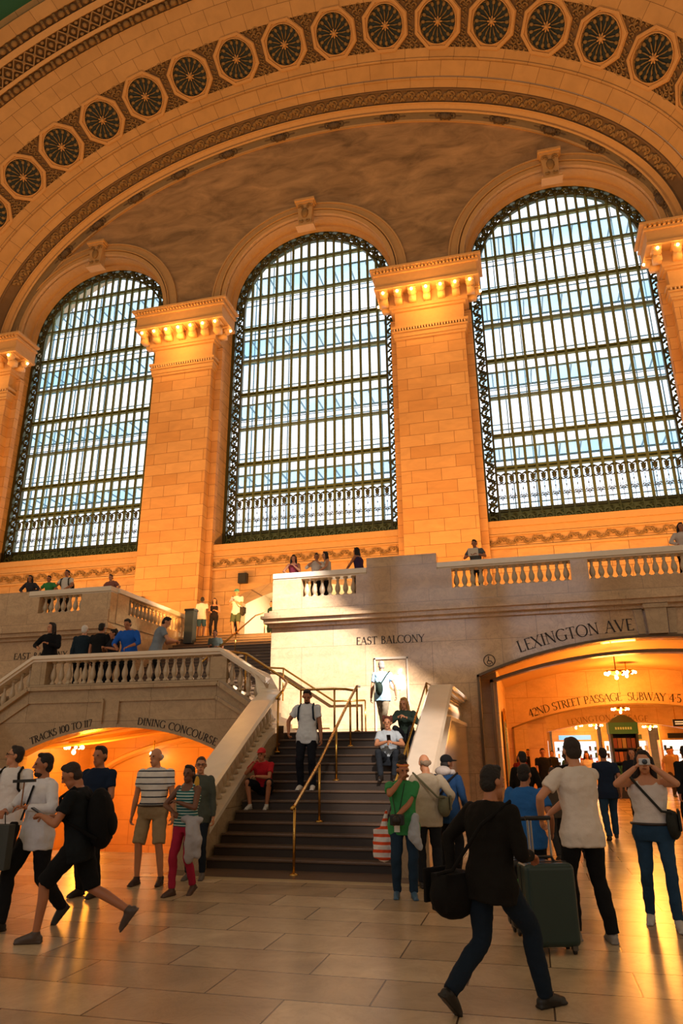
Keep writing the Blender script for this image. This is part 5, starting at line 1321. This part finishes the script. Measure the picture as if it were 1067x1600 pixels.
p=person('grey-haired man in light blue shirt and khaki trousers walking across the landing, seen from behind',-3.33,16.9,ZL,1.74,8,('#9fc0d4','short'),('#a3937a','trousers'),('short','#8d8780'),tone='l',near=True,head=(20,-8),
   feet=((.02,.12,.085),(.0,-.26,.11)),footp=(0,25),hipz=.91,shoes='#2a2420',hands=((-.28,.02,.80),(.33,.0,.88)),kvis=False)
shoulder_bag('dark green shoulder bag across the back of the man on the landing',p,'#233027',-1,.3,.3,.14,(-.14,-.16),z=.12)
yy,zz=stair(11)
p=person('blonde woman in dark green jacket sitting near the top of the steps on the right',-2.35,yy+.35,zz,1.62,178,('#33423a','long'),('#1c1f24','slim'),('bob','#b58a52'),tone='l',near=True,wom=True,hipz=.38,hipy=-.08,lean=14,head=(-10,-15),
   feet=((-.12,.3,.085),(.12,.32,.085)),knee=((-.2,.5,1),(.2,.5,1)),hands=((-.08,.32,.72),(.08,.32,.74)),elbow=((-1,0,-.8),(1,0,-.8)))
yy,zz=stair(8)
p=person('woman with curly auburn hair in light blue top sitting on the steps',-2.55,yy+.33,zz,1.66,185,('#b9c7d2','short'),('#2a3038','slim'),('curly','#5b2a1c'),tone='l',near=True,wom=True,hipz=.40,hipy=-.08,lean=12,
   feet=((-.12,.3,.085),(.12,.32,.085)),knee=((-.2,.5,1),(.2,.5,1)),hands=((-.12,.34,.68),(.0,.34,.70)),elbow=((-1,0,-.8),(1,0,-.8)))
phone('small camera in the lap of the woman with curly auburn hair',mid(p['W'][0],p['W'][1],.05)+V((0,-.08,.02)),185,-50)
p=person('woman in bright green T-shirt and striped headband at the foot of the stairs',-1.63,9.45,0,1.60,192,('#3c8f55','short'),('#1f3448','trousers'),('headband','#15100e'),tone='m',near=True,wom=True,wide=1.08,head=(15,-12),belly=.03,
   hands=((.1,.27,1.02),(.03,.17,1.47)),elbow=((-1,-.2,-.8),(1,.4,-1)),shoes='#3f5f78',feet=((-.1,.05,.085),(.12,-.02,.085)))
e=empty('badge',p['nb']+V((-.06,-.16,-.52))); tag(e,'white name badge hanging on a lanyard on the green T-shirt','badge')
MB().box(-.035,-.004,-.06,.035,.004,.04).build('card',plain('#d8d8d4',.5),e); MB().tube([(0,0,.04),(-.06,.03,.42),(-.04,.08,.5)],.005,5).build('lanyard',M_black,e); MB().tube([(0,0,.04),(.09,.03,.42),(.1,.08,.5)],.005,5).build('lanyard',M_black,e)
e=empty('camera_bag',p['W'][0]+V((.02,-.1,-.03))); tag(e,'black camera held at the waist of the woman in green','camera'); mb=MB(); mb.box(-.08,-.06,-.06,.08,.06,.06); mb.ell((0,-.08,0),(.05,0,0),(0,.05,0),(0,0,.05)); remesh(mb,'camera_body',M_black,e,.008,0,1)
e=empty('carrier_bag',(-1.92,9.6,.66)); tag(e,'white plastic carrier bag with orange and red print hanging beside the woman in green','bag')
mb=MB(); mb.obox((0,0,-.08),(.13,0,0),(0,.06,0),(0,0,.17)); mb.ell((0,0,-.1),(.15,0,0),(0,.09,0),(0,0,.2),12,8); cone(mb,[V((0,0,.08)),V((.04,0,.3))],[.06,.015]); remesh(mb,'bag_body',fabric('#dcd6d4','#d6502c',.09,.4),e,.012,.04,1)
e=empty('tied_jumper',(-1.45,9.28,.72)); tag(e,'pale grey jumper draped from the arm of the woman in green','jumper')
mb=MB(); cone(mb,[V((0,0,.2)),V((-.03,-.02,0)),V((.03,0,-.14))],[.05,.08,.04]); remesh(mb,'cloth',fabric('#a9b0b8'),e,.012,.04,1)
p=person('balding man in cream shirt seen from behind beside the woman in green',-1.42,10.15,0,1.68,12,('#b5a892','long'),('#20242a','trousers'),('bald','#8a7762'),tone='l',near=True,head=(25,-10),hands=((-.2,.25,1.05),(.3,.1,1.02)),kvis=False)
shoulder_bag('grey-green camouflage shoulder bag on the hip of the man in cream shirt',p,'#6d6b54',1,.26,.24,.14,(.02,-.1),z=.1)
# ---- right side of the floor
p=person('man in blue hooded jacket and black cap standing with his back to the camera',-1.22,10.75,0,1.66,-25,('#1f3f68','long'),(DK,'trousers'),('cap','#16171a'),tone='d',near=True,wide=1.1,head=(-25,-4),hands=((-.2,.2,.98),(.24,.16,.95)),kvis=False)
mb=MB(); mb.ell(V((0,-.07,1.42)),(.13,0,0),(0,.09,0),(0,0,.07),12,8); mb.tube([(.1*cos(a),.02+.09*sin(a),1.4) for a in [2*pi*k/16 for k in range(16)]],.04,8,closed=True); remesh(mb,'hood',fabric('#b5aca6'),p['root'],.014,.02,1)
e=shoulder_bag('red and black sports bag slung behind the man in the blue hooded jacket',p,'#1a1614',-1,.42,.26,.2,(-.16,-.14),z=.07,col2='#d8472c')
p=person('man in black jacket and dark jeans striding right in the foreground, face turned away',-.36,5.66,0,1.67,-42,('#14120f','long'),('#152230','trousers'),('short','#14100e'),tone='m',near=True,wide=1.16,lean=6,head=(-8,-4),
   feet=((-.10,-.36,.17),(.12,.34,.085)),footp=(42,0),hipz=.86,hands=((-.26,-.16,.86),(.16,.28,1.0)),shoes='#141210',kvis=False)
shoulder_bag('black slouching bag carried low behind the man in black jacket',p,'#121110',-1,.36,.30,.22,(.04,-.14),z=-.12)
person('man in royal blue polo shirt behind the man in black jacket, mostly hidden',-.1,8.55,0,1.56,-15,('#2a64a8','short'),(DK,'trousers'),('short','#17120f'),tone='m',near=True,head=(-10,0),hands=((-.2,.2,.95),(.26,.1,.95)),wide=1.05,kvis=False)
p=person('tall man in white T-shirt and black trousers with both hands on a suitcase handle',.41,7.72,0,1.83,18,('#d9cfc4','short'),('#151618','trousers'),('short','#2b2019'),tone='l',near=True,head=(-12,-4),
   hands=((-.34,.1,1.0),(-.26,.16,1.02)),elbow=((-1,-.6,-.2),(1,-.2,-.4)),feet=((-.12,.1,.085),(.16,-.04,.085)),shoes='#8a8580',twist=14,kvis=False)
def suitcase(label,x,y,rz,col,w=.46,h=.66,d=.28,hh=.36,ribs=False):
    e=empty('suitcase',(x,y,0),R(rz)); tag(e,label,'suitcase','suitcases')
    mb=MB(); mb.box(-w/2,-d/2,.06,w/2,d/2,.06+h); o=mb.build('shell',plain(col,.28,var=.15),e,bevel=.05); o.modifiers['bevel'].segments=5
    mb=MB(); mb.box(-w/2-.004,-.008,.09,w/2+.004,.008,.03+h); mb.box(-w/2+.03,-.008,.055,w/2-.03,.008,.065+h); mb.build('zip_seam',M_black,e)
    if ribs:
        for k in range(5): MB().box(-w*.36+k*w*.18-.01,-d/2-.006,.14,-w*.36+k*w*.18+.01,-d/2+.01,h-.02).build('rib',plain(col,.3),e)
    for sx in (-1,1):
        MB().tube([(sx*.1,d*.3,.06+h),(sx*.1,d*.3,.06+h+hh)],.011,8).build('handle_tube',plain('#b5b2ac',.25,.9),e)
    MB().tube([(-.12,d*.3,.06+h+hh),(.12,d*.3,.06+h+hh)],.02,8).build('handle_grip',M_black,e)
    MB().tube([(-.09,0,.06+h),(-.07,0,.1+h),(.07,0,.1+h),(.09,0,.06+h)],.014,6).build('top_handle',M_black,e)
    for sx in (-1,1):
        for sy in (-1,1):
            MB().tube([(sx*(w/2-.06)-.012,sy*(d/2-.05),.03),(sx*(w/2-.06)+.012,sy*(d/2-.05),.03)],.03,10).build('wheel',M_black,e); MB().box(sx*(w/2-.06)-.022,sy*(d/2-.05)-.03,.035,sx*(w/2-.06)+.022,sy*(d/2-.05)+.03,.075).build('wheel_mount',plain('#4a4640',.4),e)
    return e
suitcase('large glossy dark teal hard-shell suitcase with raised handle, nearest the camera',.03,7.3,18,'#16302e',ribs=False)
e=suitcase('black suitcase with green luggage tags behind the large teal one',-.14,7.95,18,'#141517',.42,.6,.26)
MB().box(-.17,-.2,.4,-.12,-.14,.5).build('luggage_tag',plain('#49b04a',.5),e); MB().box(-.2,-.2,.2,-.16,-.15,.28).build('luggage_tag',plain('#d8d8d0',.5),e)
p=person('woman in white top and jeans holding a silver camera up to her face',1.17,8.55,0,1.70,172,('#d9d2cc','tank'),(JN,'slim','#2a1d14'),('long','#1a1210'),tone='l',near=True,wom=True,wide=1.08,
   hands=((-.09,.26,1.555),(.10,.26,1.545)),elbow=((-1,.15,-.75),(1,.15,-.75)),feet=((-.12,.15,.085),(.14,-.12,.085)),shoes='#b9b5b0',curl=.7)
cpos=mid(p['W'][0],p['W'][1],.06)+V((0,-.1,0))
e=empty('camera',cpos); tag(e,'small silver compact camera held in front of the face of the woman in white top','camera')
MB().box(-.055,-.015,-.032,.055,.015,.032).build('camera_body',plain('#c4c8cc',.3,.6),e,bevel=.006); MB().lathe([(.026,0),(.026,.02),(.02,.024)],(0,-.014,0),14,Matrix.Rotation(pi/2,3,'X')).build('lens',plain('#2a3640',.15),e,True)
shoulder_bag('dark grey messenger bag worn across the woman with the camera',p,'#2e302c',-1,.34,.26,.12,(.0,.02),z=.04)
# ---- crowd in the passage
CR='people in the Lexington passage'
crowd=[
('man in navy polo shirt and jeans walking away towards the kiosk',1.44,16.1,1.78,5,('#1c2a40','short'),(JN,'trousers'),'short','#1a1411','m'),
('woman with white scarf and dark coat walking towards the camera beside the kiosk',2.38,19.2,1.78,175,('#22232a','long'),('#17181c','slim'),'long','#2a1c14','l'),
('man in black shirt with dark cap of hair just inside the passage at the left',-.16,14.1,1.72,15,('#17130f','long'),(DK,'trousers'),'short','#15100d','m'),
('man in black T-shirt walking towards the camera in the middle of the passage',.36,24.5,1.82,185,('#16161a','short'),('#1a1c22','trousers'),'short','#1a1310','m'),
('slim person in black beyond the first arch at the left of the passage',-.1,30.5,1.82,160,('#1b1a1c','short'),('#1d1e22','slim'),'short','#1a1310','m'),
('man in black jacket seen from behind left of the man in white T-shirt',.61,13.5,1.76,5,('#1a1614','long'),(DK,'trousers'),'short','#1b1411','d'),
('person in grey jacket half hidden left of the man in black jacket',.33,13.2,1.45,20,('#4b4136','long'),('#2a2a2a','trousers'),'short','#3a2c22','l'),
('person in red top in the far crowd right of the white T-shirt',2.1,30.5,1.74,190,('#a3332a','short'),('#24262c','trousers'),'short','#221812','l'),
('person in white top in the far crowd right of the white T-shirt',1.9,27.5,1.7,180,('#cfc6b8','short'),('#2a3040','trousers'),'bob','#3a261a','l'),
('man in pale shirt far back on the right of the passage',6.0,36.5-1.5,1.85,185,('#c8a878','short'),('#4a3c30','trousers'),'short','#3a2c20','l'),
('person in dark red near the left pier of the passage',-.35,24.0,1.66,170,('#6a241e','long'),('#1c1c1e','trousers'),'bob','#1c1310','m'),
('man in dark jacket partly cut off at the right edge of the passage',2.95,15.8,1.80,10,('#17181c','long'),(DK,'trousers'),'short','#1b1411','m'),
('bearded man in beige shirt far right beyond the kiosk',5.2,31,1.82,200,('#b59468','short'),('#3a3028','trousers'),'short','#2a1d14','l'),
('person with black hair standing behind the woman with the scarf',2.9,21.5,1.8,20,('#1c1a1a','long'),(DK,'slim'),'long','#120e0c','m'),
('person in teal top in the far middle of the passage',1.35,29,1.68,175,('#3a6a68','short'),('#26282e','trousers'),'short','#2a1c14','l'),
('person in black far back near the left shop front',.9,34,1.76,180,('#1d1a18','long'),('#1d1e22','trousers'),'short','#1a120e','m'),
]
for i,(lb,x,y,h,f_,tp,bt,hr_,hc_,tn) in enumerate(crowd):
    st_=.18*(1 if i%2 else -1)
    person(lb,x,y,0,h,f_,tp,bt,(hr_,hc_),tone=tn,feet=((-.1,st_,.09),(.1,-st_,.1)),hipz=.915,hands=((-.24,-st_*.7+.05,.84),(.24,st_*.7+.05,.86)),wom=hr_!='short',group=None,kvis=f_>90,footp=(0 if st_>0 else 20,20 if st_>0 else 0))
# ---- gallery
def lean_rail(label,x,y,z,h,face,tp,hair_,tone='m',**k):
    a=dict(hands=((-.2,.33,1.02),(.2,.33,1.02)),lean=14,elbow=((-1,-.2,-.8),(1,-.2,-.8))); a.update(k)
    return person(label,x,y,z,h,face,tp,('#20242a','trousers'),hair_,tone=tone,**a)
YR=15.35
lean_rail('woman in black top on the left of the gallery, turned to the left',-11.55,YR,ZG,1.86,200,('#15171b','long'),('bob','#1d1512'),'l',wom=True,head=(-50,0),hands=((.0,.25,1.2),(.2,.3,1.1)),lean=2)
lean_rail('white-haired person in dark teal jacket with back to the camera on the gallery',-10.72,YR+.15,ZG,1.78,20,('#1c2c38','long'),('short','#d8d4ce'),'l',lean=0,hands=((-.25,0,.85),(.25,0,.85)),kvis=False)
lean_rail('dark-haired man in black shirt with back to the camera on the gallery',-10.2,YR+.1,ZG,1.80,0,('#14171a','short'),('short','#120e0c'),'m',wide=1.1,lean=0,hands=((-.25,0,.85),(.25,0,.85)),kvis=False)
lean_rail('child with dark curls holding something up beside the man in black on the gallery',-9.75,YR,ZG,1.60,150,('#1a1a22','short'),('curly','#15100e'),'m',head=(-20,-8),hands=((-.1,.25,1.2),(.1,.25,1.22)),lean=0)
lean_rail('man in bright blue shirt leaning on the gallery rail looking down',-9.30,YR,ZG,1.84,182,('#1f5cc0','half'),('short','#1a1310'),'m',wide=1.1,head=(0,-25),hands=((-.16,.36,1.02),(.14,.36,1.02)))
p=lean_rail('man in grey T-shirt leaning over the gallery rail with a phone',-8.65,YR+.1,ZG,1.92,-60,('#7b8794','short'),('short','#241a15'),'l',head=(-10,-25),hands=((-.1,.42,1.15),(.1,.42,1.15)),wide=1.12,kvis=False)
phone('phone in the hands of the man in grey T-shirt on the gallery',mid(p['W'][0],p['W'][1],.03)+V((.08,.05,0)),-60,-20)
# ---- top of the upper flight
person('man in white T-shirt and blue shorts, back turned, atop the upper stairs',-12.2,25.2,6.0,1.66,10,('#d5d0c8','short'),('#33506a','shorts'),('short','#1d1512'),tone='d',kvis=False)
person('woman in dark dress with long hair at the top of the upper stairs',-11.75,25.4,6.0,1.62,190,('#241d20','tank'),('#1c1a1e','slim'),('long','#2a1a14'),tone='l',wom=True,hands=((-.1,.25,1.15),(.12,.2,1.1)))
person('girl with long dark hair standing between the woman and the man in green shorts',-11.15,26.2,6.0,1.45,170,('#2c2420','short'),('#1d1c1e','slim'),('long','#1a1210'),tone='m',wom=True)
p=person('man in white T-shirt, cap and green shorts standing atop the upper stairs',-10.75,25.3,6.0,1.92,178,('#e3dfe0','short'),('#4c5a44','shorts'),('cap','#5c9c90'),tone='l',head=(0,-22),hands=((-.08,.3,1.2),(.1,.3,1.2)))
shoulder_bag('dark bag hanging at the side of the man in white T-shirt and green shorts',p,'#3a352f',-1,.3,.32,.14,(.05,0),z=-.05)
yq=19.3+9*.29; zq=3.05+10*2.95/NU
person('man in grey-green shirt sitting low on the upper flight',-10.0,yq,zq,1.72,185,('#5a6058','short'),('#3a3c3a','shorts'),('short','#1d1512'),tone='m',hipz=.38,lean=18,hands=((-.15,.35,.55),(.1,.3,.6)),feet=((-.12,.32,.0),(.12,.34,.0)),knee=((-.2,.5,1),(.2,.5,1)))
person('man in dark green T-shirt waiting in the bright doorway of the balcony',-9.75,26.6,6.0,1.62,150,('#23483a','short'),('#22382f','trousers'),('short','#5a3c28'),tone='l',hands=((-.1,.22,1.05),(.12,.22,1.05)))
# dark litter bin standing at the foot of the left balustrade
e=empty('litter_bin',(-12.15,24.2,5.62)); 
tag(e,'slim dark blue post-like bin at the end of the left balcony balustrade','bin'); MB().box(-.18,-.18,0,.18,.18,1.25).build('bin_body',plain('#1d2b36',.5),e,bevel=.02); MB().box(-.2,-.2,1.25,.2,.2,1.32).build('bin_lid',M_black,e)
# ---- East balcony rail
YQ=20.28
lean_rail('woman with long black hair and pink phone at the left corner of the East balcony',-6.72,YQ,6.0,1.64,185,('#7a3040','tank'),('long','#14100e'),'m',wom=True,head=(10,-10),hands=((-.05,.25,1.3),(.2,.33,1.05)))
lean_rail('person in white holding a black camera on a strap at the East balcony rail',-5.98,YQ,6.0,1.64,180,('#cfc4bc','half'),('short','#1c1411'),'m',head=(10,0),hands=((-.1,.25,1.38),(.1,.25,1.38)),lean=4)
lean_rail('long-haired woman in white top beside the person with the camera on the East balcony',-5.66,YQ+.1,6.0,1.72,120,('#d6cec6','tank'),('long','#2a1a14'),'l',wom=True,head=(0,0),lean=6)
lean_rail('woman in purple sleeveless top turned sideways on the East balcony',-4.62,YQ+.05,6.0,1.78,75,('#3c2f52','tank'),('long','#181112'),'m',wom=True,lean=8,hands=((-.1,.42,1.02),(.2,.36,1.0)))
p=lean_rail('man in grey shirt reading a white sheet behind the East balcony balustrade',-1.08,YQ+.15,6.0,1.74,170,('#59626a','short'),('short','#1a1512'),'m',head=(0,-18),hands=((-.12,.28,1.2),(.12,.28,1.2)),lean=2)
e=empty('paper_sheet',mid(p['W'][0],p['W'][1],.06)+V((0,-.08,0))); tag(e,'white sheet of paper held by the man in grey shirt on the East balcony','paper'); MB().obox((0,0,0),(.15,0,0),(0,.003,0),(0,-.03,.11)).build('sheet',plain('#d8cfc0',.8),e)
lean_rail('person with dark hair in white and red at the right end of the East balcony',4.56,YQ,6.0,1.70,185,('#c9bcb4','long'),('long','#150f0e'),'m',wom=True)
lean_rail('person with long dark hair leaning far left on the left balcony',-16.2,YQ-.1,6.0,1.62,190,('#3a3a40','long'),('long','#14100e'),'m',wom=True,lean=25)
lean_rail('person in green T-shirt leaning on the left balcony',-15.45,YQ-.1,6.0,1.55,185,('#3f8a50','short'),('short','#14100e'),'m',lean=22)
p=lean_rail('man in white polo shirt standing on the left balcony',-14.98,YQ+.05,6.0,1.76,185,('#d8d2c8','short'),('short','#1a1310'),'m',lean=2)
backpack('dark backpack of the man in white polo on the left balcony',p,BK)
lean_rail('person in patterned top leaning at the corner of the left balcony',-13.05,YQ-.05,6.0,1.45,180,('#8a5a50','short'),('short','#2a1c14'),'l',lean=30)
OR=(1,.70,.37); WM=(1,.78,.5)
# floodlights standing on the balcony, washing the window wall and pilasters
for x in (-20.5,-15.4,-9.1,-2.8,3.4,9):
    light('AREA',(x,22.6,6.25),610,OR,shape='RECTANGLE',size=3.5,size_y=.5,target=(x,28.6,15.5))
# capital lamps
for x in (CX-18.75,CX-6.3,CX+6.3,CX+18.75): light('POINT',(x,26.6,21.3),260,(1,.7,.35),shadow_soft_size=.3)
# upward wash for the great arch
for x,z in ((-24,13),(-9,12),(5.5,13)):
    light('AREA',(x,15.0,z),620,(1,.70,.34),shape='DISK',size=4,target=(x*1.05,24.5,36))
# Lexington passage
for x,y,z,e in ((2.6,22.4,3.5,330),(3.4,26.2,3.7,280),(.6,31.5,2.6,150),(3.7,32,2.8,150),(7.0,31.5,2.6,150),(3,40,2.5,220),(6,40,2.5,150)):
    light('POINT',(x,y,z),e*1.1,(1,.64,.24),shadow_soft_size=.5)
# lower arch
light('POINT',(-10.8,16.6,1.5),150,(1,.62,.18),shadow_soft_size=.3); light('POINT',(-7.6,16.8,1.2),110,(1,.62,.18),shadow_soft_size=.3)
# doorway room on the balcony
light('AREA',(-9,32.5,9.3),700,(1,.9,.75),size=4,target=(-9.5,32,6))
# daylight shafts from the high south west windows
light('SPOT',(24,-12,30),520000,(1,.95,.92),spot_size=R(11.5),spot_blend=.1,shadow_soft_size=.2,target=(-5.6,19.5,3.8))
light('SPOT',(8,-20,20),55000,(1,.92,.86),spot_size=R(5.2),spot_blend=.6,shadow_soft_size=.2,target=(-2.0,13.0,1.3))
wd=bpy.data.worlds.new('hall_air'); sc.world=wd; wd.use_nodes=True; bg=wd.node_tree.nodes['Background']; bg.inputs[0].default_value=(1,.74,.47,1); bg.inputs[1].default_value=.5
sc.view_settings.view_transform='Standard'; sc.view_settings.look='None'; sc.view_settings.exposure=0; sc.view_settings.gamma=1; sc.view_settings.use_curve_mapping=False
sc.cycles.use_denoising=True; sc.cycles.max_bounces=6; sc.cycles.diffuse_bounces=3; sc.cycles.glossy_bounces=3; sc.cycles.transparent_max_bounces=6; sc.cycles.sample_clamp_indirect=6
sc.cycles.caustics_reflective=False; sc.cycles.caustics_refractive=False
